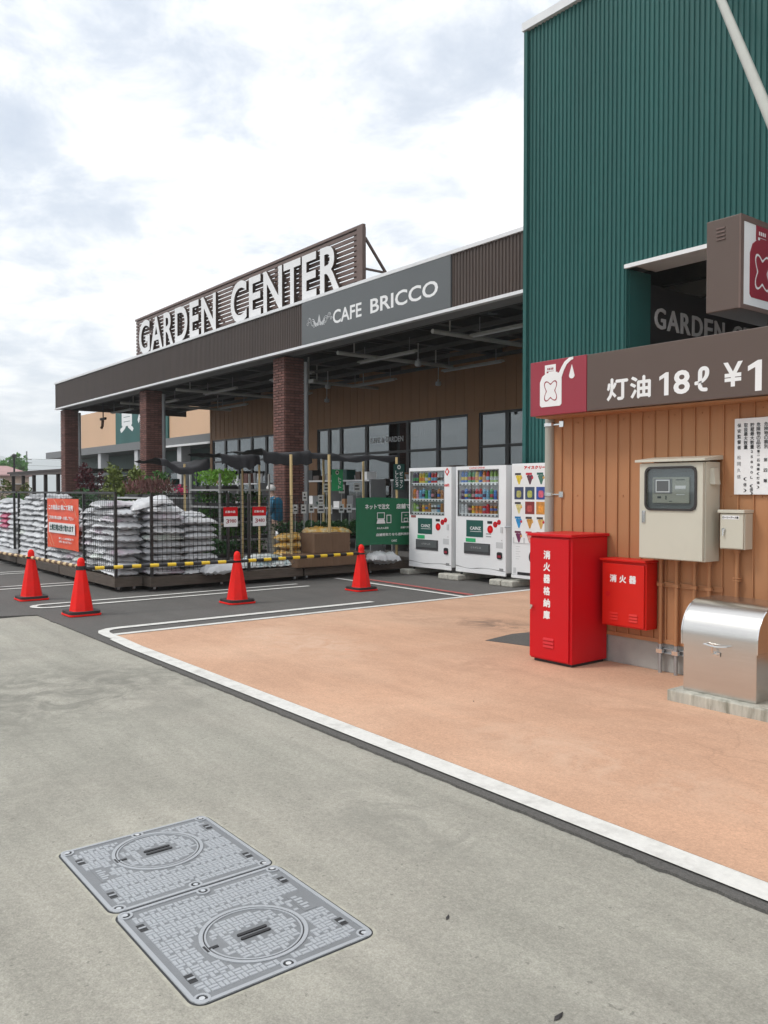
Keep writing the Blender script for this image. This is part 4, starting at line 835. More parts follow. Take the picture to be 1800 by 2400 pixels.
# ------------------------------------------------------------------ vending machines
pal = []
for i, c in enumerate([(.03, .16, .55), (.55, .02, .04), (.05, .33, .10), (.72, .52, .05), (.09, .045, .03), (.62, .64, .66), (.75, .24, .03), (.10, .03, .12), (.18, .42, .62), (.42, .20, .06), (.30, .46, .12), (.65, .30, .36)]):
    pal.append(mat('drink label %d' % i, c, .3, var=.35, vs=38, det=2))
def drink_mesh(kind, k):
    b = MB()
    if kind == 0: b.lathe([(.0286, .035), (.0286, .085)], (0, 0, 0), 10, 2); b.lathe([(.026, 0), (.028, .01), (.028, .075), (.025, .082), (.028, .09), (.028, .125), (.020, .158), (.010, .172)], (0, 0, 0), 10, 0); b.lathe([(.0115, .172), (.0115, .190)], (0, 0, 0), 8, 1)
    elif kind == 1: b.lathe([(.0266, .05), (.0266, .085)], (0, 0, 0), 10, 2); b.lathe([(.024, 0), (.026, .005), (.026, .112), (.022, .120)], (0, 0, 0), 10, 0)
    else: b.lathe([(.027, 0), (.027, .120), (.021, .135), (.021, .15)], (0, 0, 0), 10, 0)
    return b.mesh('drink', [pal[k], 'whiteg', pal[(k * 5 + 3) % 12]], smooth=False)
dm = {}
YF = 9.95
def vend(x0, x1, label, seed, disp, schemes):
    t = thing('vending_machine', label, 'vending machine', ((x0 + x1) / 2, YF + .36, 0), 'white vending machines')
    z0, z1 = .145, 1.97; w = x1 - x0; fx = lambda f: x0 + f * w
    dx0, dx1, dz0, dz1 = fx(disp[0]), fx(disp[1]), 1.12, 1.90
    b = MB()
    b.box(x0, dx0, YF, YF + .30, z0 + .05, z1); b.box(dx1, x1, YF, YF + .30, z0 + .05, z1); b.box(dx0, dx1, YF, YF + .30, dz1, z1); b.box(dx0, dx1, YF, YF + .30, z0 + .05, dz0); b.box(x0, x1, YF + .30, YF + .72, z0 + .05, z1)
    b.build('cabinet', 'whiteg', t)
    b = MB(); b.box(x0, x1, YF - .006, YF + .02, z0, z0 + .048); b.build('kick_plate', 'whiteg', t, bevel=.004)
    b = MB()
    for k in range(28):
        a, c = k / 28, (k + 1) / 28; wv = lambda q: z0 + .085 + .014 * math.sin(q * 9 + seed)
        b.add([(fx(a), YF - .0015, wv(a)), (fx(c), YF - .0015, wv(c)), (fx(c), YF - .0015, wv(c) + .016 - .010 * abs(math.sin(c * 7))), (fx(a), YF - .0015, wv(a) + .016 - .010 * abs(math.sin(a * 7)))], [(0, 1, 2, 3)])
    b.build('wave_stripe', 'mgrey', t)
    D = MB(); D.box(dx0, dx1, YF + .20, YF + .21, dz0, dz1); D.build('display_back', 'white', t)
    b = MB(); b.box(dx0, dx1, YF + .012, YF + .016, dz0, dz1); b.build('display_glass', 'clear', t)
    b = MB()
    for a_, c_ in (((dx0 - .012, dz0 - .012), (dx0, dz1 + .012)), ((dx1, dz0 - .012), (dx1 + .012, dz1 + .012)), ((dx0, dz0 - .012), (dx1, dz0)), ((dx0, dz1), (dx1, dz1 + .012))): b.box(a_[0], c_[0], YF - .003, YF + .02, a_[1], c_[1])
    b.build('display_frame', 'mgrey', t)
    n = 11; rr = random.Random(seed)
    for row, zb in enumerate((1.695, 1.405, 1.165)):
        s = MB(); s.box(dx0, dx1, YF + .022, YF + .17, zb - .05, zb); sh = s.build('shelf', 'whiteg', t)
        s = MB()
        for k in range(n): a = dx0 + (k + .2) * (dx1 - dx0) / n; s.box(a, a + (dx1 - dx0) / n * .45, YF + .0175, YF + .0215, zb - .045, zb - .022)
        s.build('price_button', 'dgrey', sh, kind='stuff')
        seq = schemes[row]; k = 0
        while k < n:
            c = seq[min(int(k / n * len(seq)), len(seq) - 1)]; kd = (0, rr.choice((0, 0, 2)), rr.choice((1, 2)))[row]
            c = c if rr.random() < .8 else rr.randrange(12)
            if (kd, c) not in dm: dm[(kd, c)] = drink_mesh(kd, c)
            o = bpy.data.objects.new('bottle' if kd == 0 else 'can', dm[(kd, c)]); COL.objects.link(o); o.parent = sh
            sc_ = 1.12 if row == 0 else 1.06; o.scale = (1.2, 1.2, sc_)
            o.location = Vector((dx0 + (k + .5) * (dx1 - dx0) / n, YF + .075, zb)) - t.location; k += 1
    p = lambda a, c, za, zb, d, nm, m, par=t: MB().box(fx(a), fx(c), YF - d, YF - .0004, za, zb).build(nm, m, par)
    gp = p(.22, .56, .765, 1.05, .004, 'logo_panel', 'cainz')
    b = MB(); lettering(b, 'CAINZ', (fx(.30), YF - .004, .885), UX, UZ, w=w * .22, h=.055, bold=.02); b.box(fx(.30), fx(.53), YF - .0055, YF - .0042, .855, .862); b.build('lettering', 'white', gp)
    p(.21, .41 if seed == 2 else .385, .675, .74, .004, 'sticker', 'bgreen')
    d = p(.18, .70, .475, .66, .012, 'dispenser_door', 'dgrey'); MB().box(fx(.20), fx(.68), YF - .018, YF - .0122, .52, .645).build('flap', 'cafe', d)
    b = MB(); lettering(b, 'とりだし口', (fx(.33), YF - .018, .57), UX, UZ, w=w * .2, h=.03); b.build('lettering', 'lgrey', d, kind='stuff')
    for (cx_, cz_, r_) in ((.70, .905, .066), (.80, .99, .05), (.87, 1.03, .042)):
        b = MB(); b.prism(disc(r_, 24), (fx(cx_), YF, cz_), UX, UZ, (0, -.002 - cx_ * .002, 0)); dd = b.build('round_decal', 'red', t)
        b = MB(); b.prism(disc(r_ * .45, 16), (fx(cx_), YF - .002 - cx_ * .002, cz_), UX, UZ, (0, -.001, 0)); b.build('decal_centre', 'signred' if cx_ > .75 else 'conered', dd)
    p(.645, .74, 1.0, 1.045, .003, 'bill_slot', 'black'); p(.90, .945, .86, .955, .008, 'coin_lever', 'lgrey'); p(.815, .945, .60, .70, .002, 'notice_sticker', 'lgrey'); p(.88, .955, .225, .27, .003, 'stock_label', 'mgrey')
    b = MB(); b.prism(rrect(w * .095, .115, .03, 4), (fx(.886), YF, .48), UX, UZ, (0, -.014, 0)); cr = b.build('coin_return', 'black', t); MB().box(fx(.855), fx(.917), YF - .018, YF - .0145, .445, .485).build('coin_flap', 'signred', cr)
    b = MB(); b.tube([(fx(.93), YF, .735), (fx(.93), YF - .008, .735)], .007, 8); b.build('lock', 'chrome', t)
    b = MB()
    for a in (.07, .93):
        for y in (YF + .06, YF + .64): b.tube([(fx(a), y, .098), (fx(a), y, z0 + .05)], .022, 10)
    b.build('levelling_feet', 'dgrey', t)
    return t, fx
t, fx = vend(-11.96, -10.80, 'leftmost white drinks vending machine, with a red diamond sticker', 1, (.035, .83), [[7, 3, 10, 1, 5, 8], [11, 8, 2, 4, 9, 6], [10, 4, 9, 5, 8, 10]])
b = MB(); b.prism([(0, -.075), (.06, 0), (0, .075), (-.06, 0)], (fx(.905), YF, 1.885), UX, UZ, (0, -.003, 0)); q = b.build('diamond_sticker', 'red2', t); b = MB(); b.prism([(0, -.04), (.032, 0), (0, .04), (-.032, 0)], (fx(.905), YF - .003, 1.885), UX, UZ, (0, -.001, 0)); b.build('sticker_centre', 'white', q)
b = MB(); lettering(b, '100円', (fx(.845), YF, 1.62), UX, UZ, w=.12, h=.05, heavy=.003); b.build('lettering', 'red2', t, kind='stuff'); MB().box(fx(.05), fx(.17), YF - .002, YF - .0004, 1.055, 1.10).build('price_sticker', 'redline', t)
t, fx = vend(-10.68, -9.49, 'middle white drinks vending machine, red lettering along its top', 2, (.045, .855), [[0, 2, 3, 1, 10, 7], [0, 4, 1, 8, 0, 6], [5, 4, 6, 1, 9, 10]])
b = MB(); lettering(b, 'CAINZ DRINK', (fx(.28), YF, 1.922), UX, UZ, w=.38, h=.032, bold=.02); b.build('lettering', 'red2', t)
MB().box(fx(.62), fx(.72), YF - .002, YF - .0004, .775, .79).build('label_strip', 'mgrey', t); MB().box(fx(.62), fx(.72), YF - .002, YF - .0004, .82, .835).build('label_strip', 'mgrey', t)
b = MB(); b.tube([(-9.50, YF - .01, .955), (-9.37, YF - .012, .962)], .012, 8); tag(b.build('coupling_bar', 'steelpipe'), 'short metal bar joining the middle and right vending machines', 'bar')
# ice cream machine, its front a board of product pictures
x0, x1 = -9.36, -8.2; t = thing('ice_cream_machine', 'rightmost white vending machine with rows of ice cream pictures', 'vending machine', ((x0 + x1) / 2, YF + .36, 0))
b = MB(); b.box(x0, x1, YF, YF + .72, .195, 1.985); b.build('cabinet', 'whiteg', t, bevel=.006)
MB().box(x0, x1, YF - .006, YF + .02, .145, .193).build('kick_plate', 'whiteg', t)
MB().box(x0 + .03, x1 - .02, YF - .004, YF - .0004, .80, 1.95).build('picture_board', 'white', t)
MB().box(x0 + .03, x1 - .02, YF - .006, YF - .0042, .705, .795).build('select_strip', 'lgrey', t)
b = MB(); lettering(b, 'アイスクリーム', (x0 + .27, YF - .004, 1.895), UX, UZ, w=.52, h=.045, heavy=.005); b.build('lettering', 'red2', t, kind='stuff')
cc = {}
def pm_(c):
    if c not in cc: cc[c] = mat('print %s' % (c,), c, .4, var=.25, vs=22, det=2)
    return cc[c]
cells = [[(5, (.70, .52, .04)), (1, (.10, .03, .05)), (2, (.06, .16, .12)), (3, (.75, .48, .22))], [((.045, .06, .13), (.40, .38, .12)), ((.045, .07, .13), (.42, .45, .10)), ((.03, .07, .30), (.65, .12, .18)), ((.05, .10, .36), (.62, .20, .25))],
         [(5, (.60, .52, .22)), ((.22, .03, .03), (.45, .08, .07)), ((.55, .24, .05), (.75, .30, .04)), (9, (.02, .02, .03))], [(8, (.02, .25, .55)), (4, (.55, .27, .05)), (4, (.62, .38, .12)), (6, (.03, .025, .02))], [(7, (.16, .02, .09)), (1, (.60, .30, .26)), (2, (.40, .12, .10)), (4, (.5, .3, .1))]]
caps = {5: (.05, .045, .05), 1: (.50, .02, .05), 2: (.02, .11, .09), 3: (.45, .08, .06), 8: (.02, .20, .45), 4: (.06, .045, .04), 7: (.14, .03, .07), 9: (.03, .03, .05), 6: (.04, .04, .05)}
for r_, row in enumerate(cells):
    for c_, (k, col) in enumerate(row):
        X, Z = x0 + .062 + .232 * c_, 1.645 - .2325 * r_ 
        card = MB().box(X, X + .195, YF - .0062, YF - .0042, Z, Z + .198).build('product_card', 'white' if isinstance(k, int) else pm_(k), t)
        if isinstance(k, int):
            MB().box(X + .012, X + .14, YF - .0074, YF - .0064, Z + .155, Z + .19).build('name_strip', pm_(caps[k]), card)
            b = MB(); b.prism([(.03, .14), (.06, .155), (.10, .15), (.15, .155), (.165, .13), (.13, .05), (.115, .008), (.09, .005), (.07, .05)], (X, YF - .0064, Z), UX, UZ, (0, -.001, 0)); b.build('cone_picture', pm_(col), card)
            b = MB(); b.prism(disc(.022, 10), (X + .15, YF - .0064, Z + .11), UX, UZ, (0, -.0016, 0)); b.build('fruit_picture', pm_(caps[1] if (r_ + c_) % 2 else (.62, .35, .1)), card)
        else:
            b = MB(); b.prism(rrect(.10, .11, .03, 3), (X + .097, YF - .0064, Z + .085), UX, UZ, (0, -.001, 0)); b.build('cup_picture', pm_(col), card)
MB().box(x0 + .765, x0 + .95, YF - .0085, YF - .0076, 1.33, 1.385).build('sale_tag', pm_((.80, .75, .12)), t)
b = MB(); b.prism(disc(.12, 28), (x0 + .50, YF, .50), UX, UZ, (0, -.012, 0)); b.build('take_out_flap', 'black', t)
MB().box(x0 + .04, x0 + .10, YF - .002, YF - .0004, .215, .31).build('stock_label', 'lgrey', t); MB().box(x0 + .13, x0 + .62, YF - .003, YF - .0004, .20, .245).build('vent_grille', 'black', t)
b = MB()
for i in range(6): b.box(x0 + .09, x0 + .09 + .07 + .03 * (i % 2), YF - .0015, YF - .0004, .45 + .04 * i, .458 + .04 * i)
b.build('instruction_text', 'lgrey', t, kind='stuff')
for i, (x, lab) in enumerate(((-11.93, 'concrete block under the left corner of the leftmost vending machine'), (-10.86, 'concrete block under the joint of left and middle machines, left of pair'), (-10.60, 'concrete block under the joint of left and middle machines, right of pair'), (-9.60, 'concrete block under the joint of middle and right machines, left of pair'), (-9.33, 'concrete block under the joint of middle and right machines, right of pair'))):
    b = MB(); b.box(x - .125, x + .125, 9.80, 10.72, 0, .096)
    o = b.build('concrete_block', 'blockc', bevel=.018); tag(o, lab, 'block', 'concrete blocks under the vending machines')
# ------------------------------------------------------------------ display platforms
def dolly(x0, x1, y0, y1, label, axis, group='brown display platforms on castors'):
    t = thing('display_platform', label, 'platform', ((x0 + x1) / 2, (y0 + y1) / 2, 0), group)
    b = MB(); b.box(x0, x1, y0, y0 + .03, .075, .205); b.box(x0, x1, y1 - .03, y1, .075, .205); b.box(x0, x0 + .03, y0 + .03, y1 - .03, .075, .205); b.box(x1 - .03, x1, y0 + .03, y1 - .03, .075, .205); b.build('frame', 'deck', t, bevel=.003)
    n = max(2, round(((x1 - x0) if axis == 'y' else (y1 - y0)) / .14))
    for i in range(n):
        b = MB()
        if axis == 'y': p = (x1 - x0) / n; b.box(x0 + p * i + .002, x0 + p * (i + 1) - .002, y0 + .001, y1 - .001, .206, .226)
        else: p = (y1 - y0) / n; b.box(x0 + .001, x1 - .001, y0 + p * i + .002, y0 + p * (i + 1) - .002, .206, .226)
        b.build('board', 'deck', t)
    for cx in (x0 + .12, x1 - .12):
        for cy in (y0 + .10, y1 - .10):
            b = MB(); b.tube([(cx - .016, cy, .037), (cx + .016, cy, .037)], .036, 12); c = b.build('castor', 'rubber', t); b = MB(); b.box(cx - .025, cx - .018, cy - .02, cy + .02, .03, .074); b.box(cx + .018, cx + .025, cy - .02, cy + .02, .03, .074); b.box(cx - .025, cx + .025, cy - .025, cy + .025, .068, .0748); b.build('castor_fork', 'steelpipe', c)
    return t
def post(t, x, y, z1=1.50): return MB().box(x - .02, x + .02, y - .02, y + .02, .227, z1).build('post', 'blackmetal', t)
def mesh_y(t, x, y0, y1, z0=.30, z1=1.49, p=.075):
    b = MB(); n = round((y1 - y0) / p); k = round((z1 - z0) / p); r = .0028
    for i in range(n + 1): y = y0 + (y1 - y0) * i / n; b.box(x - r, x + r, y - r, y + r, z0, z1)
    for j in range(k + 1): z = z0 + (z1 - z0) * j / k; b.box(x + r, x + r * 3, y0, y1, z - r, z + r)
    return b.build('wire_mesh', 'blackmetal', t, kind='stuff')
def mesh_x(t, y, x0, x1, z0=.30, z1=1.49, p=.09):
    b = MB(); n = round((x1 - x0) / p); k = round((z1 - z0) / p); r = .0025
    for i in range(n + 1): x = x0 + (x1 - x0) * i / n; b.box(x - r, x + r, y - r, y + r, z0, z1)
    for j in range(k + 1): z = z0 + (z1 - z0) * j / k; b.box(x0, x1, y - r * 3, y - r, z - r, z + r)
    return b.build('wire_mesh', 'blackmetal', t, kind='stuff')
AY0, AY1 = 4.56, 5.0
ta = dolly(-15.2, -12.48, AY0, AY1, 'brown platform nearest the corner with two black posts and orange banner', 'x')
for x in (-12.50, -13.95): post(ta, x, AY0 + .03)
tb = dolly(-18.02, -15.24, AY0, AY1, 'brown platform left of the orange banner, stacked with white sacks', 'x')
for x in (-16.1, -17.93): post(tb, x, AY0 + .03)
tc_ = dolly(-21.0, -18.08, AY0, AY1, 'brown platform at the far left edge, stacked with sacks', 'x')
for x in (-18.27, -20.05): post(tc_, x, AY0 + .03)
for t, x0, x1 in ((ta, -15.2, -12.5), (tb, -18.0, -15.24), (tc_, -21., -18.1)):
    MB().box(x0, x1, AY0 + .015, AY0 + .045, 1.503, 1.535).build('top_rail', 'blackmetal', t)
    b = MB(); 
    for i in range(int((x1 - x0) / .09)): b.box(x0 + .09 * i, x0 + .09 * i + .005, AY0 + .027, AY0 + .032, 1.40, 1.5025)
    for z in (1.40, 1.45): b.box(x0, x1, AY0 + .0325, AY0 + .0365, z, z + .005)
    b.build('rail_wires', 'blackmetal', t, kind='stuff')
mesh_x(ta, AY0 + .03, -13.93, -12.52)
BX0, BX1 = -13.3, -12.2
tB = dolly(BX0, BX1, 5.02, 6.36, 'brown platform carrying the wire caged pile of white sacks at the corner', 'x')
post(tB, BX1 - .022, 5.045); post(tB, BX1 - .022, 6.70 - .36); MB().box(BX1 - .04, BX1 - .005, 5.03, 6.35, 1.503, 1.515).build('top_rail', 'blackmetal', tB); mesh_y(tB, BX1 - .022, 5.07, 6.32)
tB2 = dolly(BX0, BX1, 6.40, 7.76, 'brown platform in front of the two red price cards', 'x'); mesh_y(tB2, BX1 - .022, 6.42, 7.74, z1=1.47); post(tB2, BX1 - .022, 6.72)
tB3 = dolly(BX0, BX1, 7.80, 9.16, 'brown platform carrying the brown cardboard box', 'x')
tB4 = dolly(BX0, BX1, 9.20, 10.6, 'brown platform behind the green banner beside the vending machines', 'x')
# ------------------------------------------------------------------ sacks
def sack_mesh(seed, mt, L_=.60, W_=.43, H_=.120):
    rr = random.Random(seed); ox, oy = rr.uniform(0, 50), rr.uniform(0, 50); b = MB(); nu, nv = 22, 14
    def sf(sgn):
        def f(a, c):
            u, v = a * 2 - 1, c * 2 - 1
            t = max(0, 1 - abs(u) ** 3.2) ** .55 * max(0, 1 - abs(v) ** 3.0) ** .5
            w = noise.noise((u * 2.6 + ox, v * 2.2 + oy, sgn * 3)) * .42 + (abs(noise.noise((u * 4.5 + ox, v * 3.4 + oy, sgn))) - .25) * .55 + noise.noise((u * 10 + ox, v * 8, sgn)) * .22 * (.6 + abs(u))
            xx = u * L_ / 2 * (1 - .05 * abs(v) ** 3) ; yy = v * W_ / 2 * (1 - .10 * (1 - t) * 0 - .06 * abs(u) ** 4) + noise.noise((u * 6, oy, 1)) * .008
            z = H_ * .5 + sgn * H_ * .5 * t * (.92 + w) + .030 * noise.noise((u * 5 + oy, v * 4, 0)) * (1 - t) - .022 * max(abs(u), abs(v)) ** 6
            return (xx, yy, z)
        return f
    b.grid(sf(1), nu, nv); b.grid(sf(-1), nu, nv, flip=True)
    return b.mesh('sack', mt, smooth=True)
SK = [sack_mesh(i, 'bag') for i in range(6)] + [sack_mesh(10, 'bagprint'), sack_mesh(11, 'baggreen')]
SKR = [sack_mesh(20 + i, 'bagred') for i in range(2)]; SKY = [sack_mesh(30 + i, 'bagyellow', .58, .40, .15) for i in range(3)]; SKB = [sack_mesh(40 + i, 'bagblue', .62, .44, .10) for i in range(2)]
ORD = ['bottom', 'second', 'third', 'fourth', 'fifth', 'sixth', 'seventh', 'eighth', 'ninth', 'tenth', 'eleventh', 'twelfth']
rs = random.Random(3)
def sack(me, x, y, z, rz, label, group, tilt=(0, 0)):
    o = bpy.data.objects.new('soil_sack', me); COL.objects.link(o); o.location = (x, y, z); o.rotation_euler = (tilt[0], tilt[1], rz)
    return tag(o, label, 'sack', group)
GS = 'white sacks piled on the platforms'
def pile(x, y, n, desc, along, z0=.222, meshes=None, step=.104, first='white sack', wob=.016):
    for k in range(n):
        me = rs.choice(meshes or (SK[:6] * 3 + SK[6:]))
        sack(me, x + rs.uniform(-wob, wob) * 2.2 + ((.07 if k % 2 else -.07) if along == 'x' else 0), y + rs.uniform(-wob * .9, wob * .9), z0 + step * k + rs.uniform(-.008, .008), (0 if along == 'x' else R(90)) + R(rs.uniform(-5, 5)) + (math.pi if rs.random() < .5 else 0), '%s, %s from bottom of %s' % (first, ORD[k], desc), GS, (R(rs.uniform(-3, 3)), R(rs.uniform(-3.5, 3.5))))
pile(-12.80, 4.80, 11, 'the pile right at the cart corner post', 'x')
pile(-13.36, 4.80, 11, 'the pile one left of the cart corner post', 'x')
pile(-13.92, 4.80, 10, 'the pile just right of the orange banner', 'x')
pile(-14.48, 4.82, 7, 'the low pile behind the orange banner right', 'x', meshes=[SK[6], SK[7], SK[0]])
pile(-15.04, 4.82, 6, 'the low pile behind the orange banner left', 'x', meshes=[SK[6], SK[7], SK[1]])
pile(-15.62, 4.80, 10, 'the pile at the left edge of the orange banner', 'x')
pile(-16.18, 4.80, 12, 'the pile just left of the orange banner', 'x'); pile(-16.74, 4.80, 12, 'the pile between the banner and the twin posts', 'x'); pile(-17.30, 4.80, 12, 'the pile second right of the twin posts', 'x'); pile(-17.80, 4.80, 11, 'the pile just right of the twin posts', 'x')
pile(-18.62, 4.80, 9, 'the pile just left of the twin posts', 'x')
pile(-19.22, 4.80, 5, 'the pile under the magenta sacks', 'x')
for k in range(3): sack(SKR[k % 2], -19.2 + rs.uniform(-.02, .02), 4.79, .222 + .104 * (5 + k), R(rs.uniform(-4, 4)), 'magenta and white sack, %s of three at the far left edge' % ('lowest', 'middle', 'topmost')[k], 'magenta sacks at the left edge')
pile(-19.2, 4.80, 3, 'the white sacks on top of the magenta sacks', 'x', z0=.222 + .104 * 8)
pile(-19.8, 4.80, 10, 'the leftmost pile cut by the picture edge', 'x')
pile(-12.46, 5.34, 10, 'the caged pile front left, beside the corner post', 'y', step=.108); pile(-12.46, 5.89, 8, 'the caged pile front right, bulging past the cage', 'y', step=.110)
pile(-12.92, 5.36, 11, 'the caged pile behind left', 'y', step=.108); pile(-12.92, 5.92, 9, 'the caged pile behind right', 'y', step=.108)
sack(SK[2], -12.55, 5.16, .235 + 10 * .108, R(70), 'white sack slumped on top of the caged pile by the corner post', GS, (R(12), R(-14)))
for (x, y, z, rz, lab, me) in ((-18.3, 4.45, .228, 4, 'loose white sack at the platform front edge beside the far left cone', SK[3]), (-19.2, 4.45, .228, -6, 'loose white sack at the platform front edge on the far left', SK[4]), (-16.9, 4.50, .226, 5, 'loose white sack with red print lying behind the second cone', SK[6])):
    sack(me, x, y + .12, z, R(rz), lab, GS)
sack(SK[1], -12.06, 6.12, .229, R(84), 'tied white sack hanging over the platform edge by the middle cone', GS, (R(0), R(-4))).scale = (1, .9, 1.55)
sack(SK[5], -12.0, 9.35, .229, R(88), 'silvery white sack on the platform edge below the green banner', GS, (0, R(3))).scale = (1.05, .95, 1.7)
# goods on platforms two and three
for i, (x, y, z, rz, lab) in enumerate(((-12.55, 6.95, .23, 95, 'flat blue and white bag at the front left of the platform behind the middle cone'), (-12.55, 7.48, .23, 85, 'flat blue and white bag at the front right of the platform behind the middle cone'), (-12.62, 7.22, .33, 92, 'flat blue and white bag lying on top of the other two'))):
    o = sack(SKB[i % 2], x, y, z, R(rz), lab, 'flat blue and white bags'); o.scale = (1.05, 1.05, 1.25)
    o.name = 'fertiliser_bag'
for i, (x, y, z, lab) in enumerate(((-12.75, 7.86, .23, 'bottom'), (-12.75, 7.87, .37, 'second'), (-12.75, 7.88, .51, 'third'), (-12.76, 7.87, .65, 'topmost'))):
    o = sack(SKY[i % 3], x, y, z, R(90 + 4 * i), 'yellow printed bag, %s of the stack left of the cardboard box' % lab, 'yellow printed bags'); o.name = 'fertiliser_bag'
for i, (x, y, z, lab) in enumerate(((-12.75, 8.45, .74, 'yellow and white bag lying on top of the cardboard box, left'), (-12.80, 8.85, .72, 'yellow printed bag lying on top of the cardboard box, right'), (-12.95, 8.95, .50, 'yellow printed bag showing right of the cardboard box'))):
    o = sack(SKY[(i + 1) % 3], x, y, z, R(70 + 20 * i), lab, 'yellow printed bags'); o.name = 'fertiliser_bag'
def carton(x0, x1, y0, y1, z0, z1, lab):
    t = thing('cardboard_box', lab, 'box', ((x0 + x1) / 2, (y0 + y1) / 2, z0), 'brown cardboard boxes')
    b = MB(); b.box(x0, x1, y0, y1, z0, z1); b.build('box_body', 'cardboard', t, bevel=.004)
    MB().box(x0, x1, (y0 + y1) / 2 - .03, (y0 + y1) / 2 + .03, z1 + .0004, z1 + .0012).build('tape', 'deck', t)
    for s in (0, 1): b = MB(); b.box(x1 + .0004, x1 + .004, y0 + (y1 - y0) * .5 * s + .004, y0 + (y1 - y0) * .5 * (s + 1) - .004, z0 + .01, z1 - .01); b.build('panel', 'cardboard', t)
carton(-12.62, -12.14, 7.96, 8.72, .455, .80, 'brown cardboard box on top of the wider box, below yellow bags')
carton(-12.66, -12.10, 7.60, 9.05, .228, .45, 'wide low brown box at the platform edge under the smaller box')
# ------------------------------------------------------------------ banners and cards
t = thing('orange_banner', 'orange vinyl banner with white lettering tied to the black posts', 'banner', (-14.97, AY0 - .02, .52))
def ob(a, c): return (-15.85 + 1.75 * a, AY0 - .008 + .014 * noise.noise((a * 4, c * 3, 0)), .525 + .885 * c + .012 * math.sin(a * 3.1) * (1 - c))
b = MB(); b.grid(ob, 14, 10); b.grid(lambda a, c: (ob(a, c)[0], ob(a, c)[1] + .004, ob(a, c)[2]), 14, 10, 0, True); b.build('vinyl', 'orange', t, smooth=True)
yb = AY0 - .030
MB().box(-15.70, -14.24, yb + .003, yb + .006, .80, .985).build('white_strip', 'white', t)
b = MB(); lettering(b, '土曜日曜は受け取れます', (-15.64, yb + .003, .845), UX, UZ, w=1.33, h=.105, heavy=.006); b.build('lettering', 'dgreen', t, kind='stuff')
b = MB(); lettering(b, 'この商品は 袋にて販売', (-15.68, yb, 1.215), UX, UZ, w=1.36, h=.085, heavy=.005); lettering(b, 'ご利用の際は店舗へ お越し下さい', (-15.68, yb, 1.045), UX, UZ, w=1.38, h=.06, heavy=.003); lettering(b, '詳しくは係員まで', (-15.10, yb, .70), UX, UZ, w=.8, h=.035, heavy=.002); lettering(b, 'お問い合わせ下さい', (-15.10, yb, .64), UX, UZ, w=.7, h=.035, heavy=.002); b.build('lettering', 'white', t, kind='stuff')
b = MB()
for p_, q_ in (((-15.4, 1.4), (-15.2, 1.3)), ((-15.2, 1.3), (-14.9, 1.4)), ((-14.9, 1.4), (-14.7, 1.3)), ((-14.35, 1.38), (-14.6, 1.30)), ((-15.8, .78), (-15.55, .56)), ((-15.62, .78), (-15.40, .56)), ((-15.8, 1.15), (-15.6, 1.0)), ((-14.3, 1.3), (-14.16, 1.1))): b.beam((p_[0], yb + .004, p_[1]), (q_[0], yb + .004, q_[1]), .006, .002)
b.build('crease_lines', 'tanfar', t, kind='stuff')
t = thing('green_banner', 'large green vinyl banner with white pictograms left of the vending machines', 'banner', (-12.14, 9.6, .54))
GX = BX1 + .05
def gb(a, c): return (GX + .02 * noise.noise((a * 3, c * 2, 5)), 8.86 + 1.66 * a, .545 + .87 * c + .015 * math.sin(a * 6))
b = MB(); b.grid(gb, 16, 10); b.grid(lambda a, c: (gb(a, c)[0] - .005, gb(a, c)[1], gb(a, c)[2]), 16, 10, 0, True); b.build('vinyl', 'greenvinyl', t, smooth=True)
gx = GX + .024; b = MB()
lettering(b, 'ネットで注文', (gx, 9.05, 1.215), UY, UZ, w=.56, h=.09, heavy=.004); lettering(b, '店舗で受取', (gx, 9.78, 1.215), UY, UZ, w=.56, h=.09, heavy=.004); lettering(b, '店舗受取りなら送料無料です', (gx, 9.30, .715), UY, UZ, w=.95, h=.05, heavy=.002); lettering(b, 'かんたん注文', (gx, 9.32, .845), UY, UZ, w=.27, h=.035, heavy=.002); lettering(b, '店舗で受取', (gx, 9.88, .845), UY, UZ, w=.25, h=.035, heavy=.002); lettering(b, 'CAINZ', (gx, 9.66, .60), UY, UZ, w=.13, h=.04, bold=.02)
b.build('lettering', 'white', t, kind='stuff')
def pf(y0, y1, z0, z1, w, m_=b): 
    for a in ((y0, y1, z0, z0 + w), (y0, y1, z1 - w, z1), (y0, y0 + w, z0 + w, z1 - w), (y1 - w, y1, z0 + w, z1 - w)): m_.box(gx - .001, gx + .0015, *a)
b = MB(); pf(9.325, 9.50, 1.03, 1.15, .012, b); b.prism([(9.31, .945), (9.515, .945), (9.49, 1.025), (9.335, 1.025)], (gx - .001, 0, 0), UY, UZ, (.0025, 0, 0)); b.build('laptop_pictogram', 'white', t); b = MB(); pf(9.545, 9.655, .95, 1.105, .014, b); b.build('phone_pictogram', 'white', t); b = MB(); pf(9.90, 10.12, .955, 1.15, .014, b); pf(9.96, 10.06, .969, 1.04, .012, b); b.box(gx - .001, gx + .0015, 9.98, 10.04, 1.085, 1.095); b.build('shop_pictogram', 'white', t)
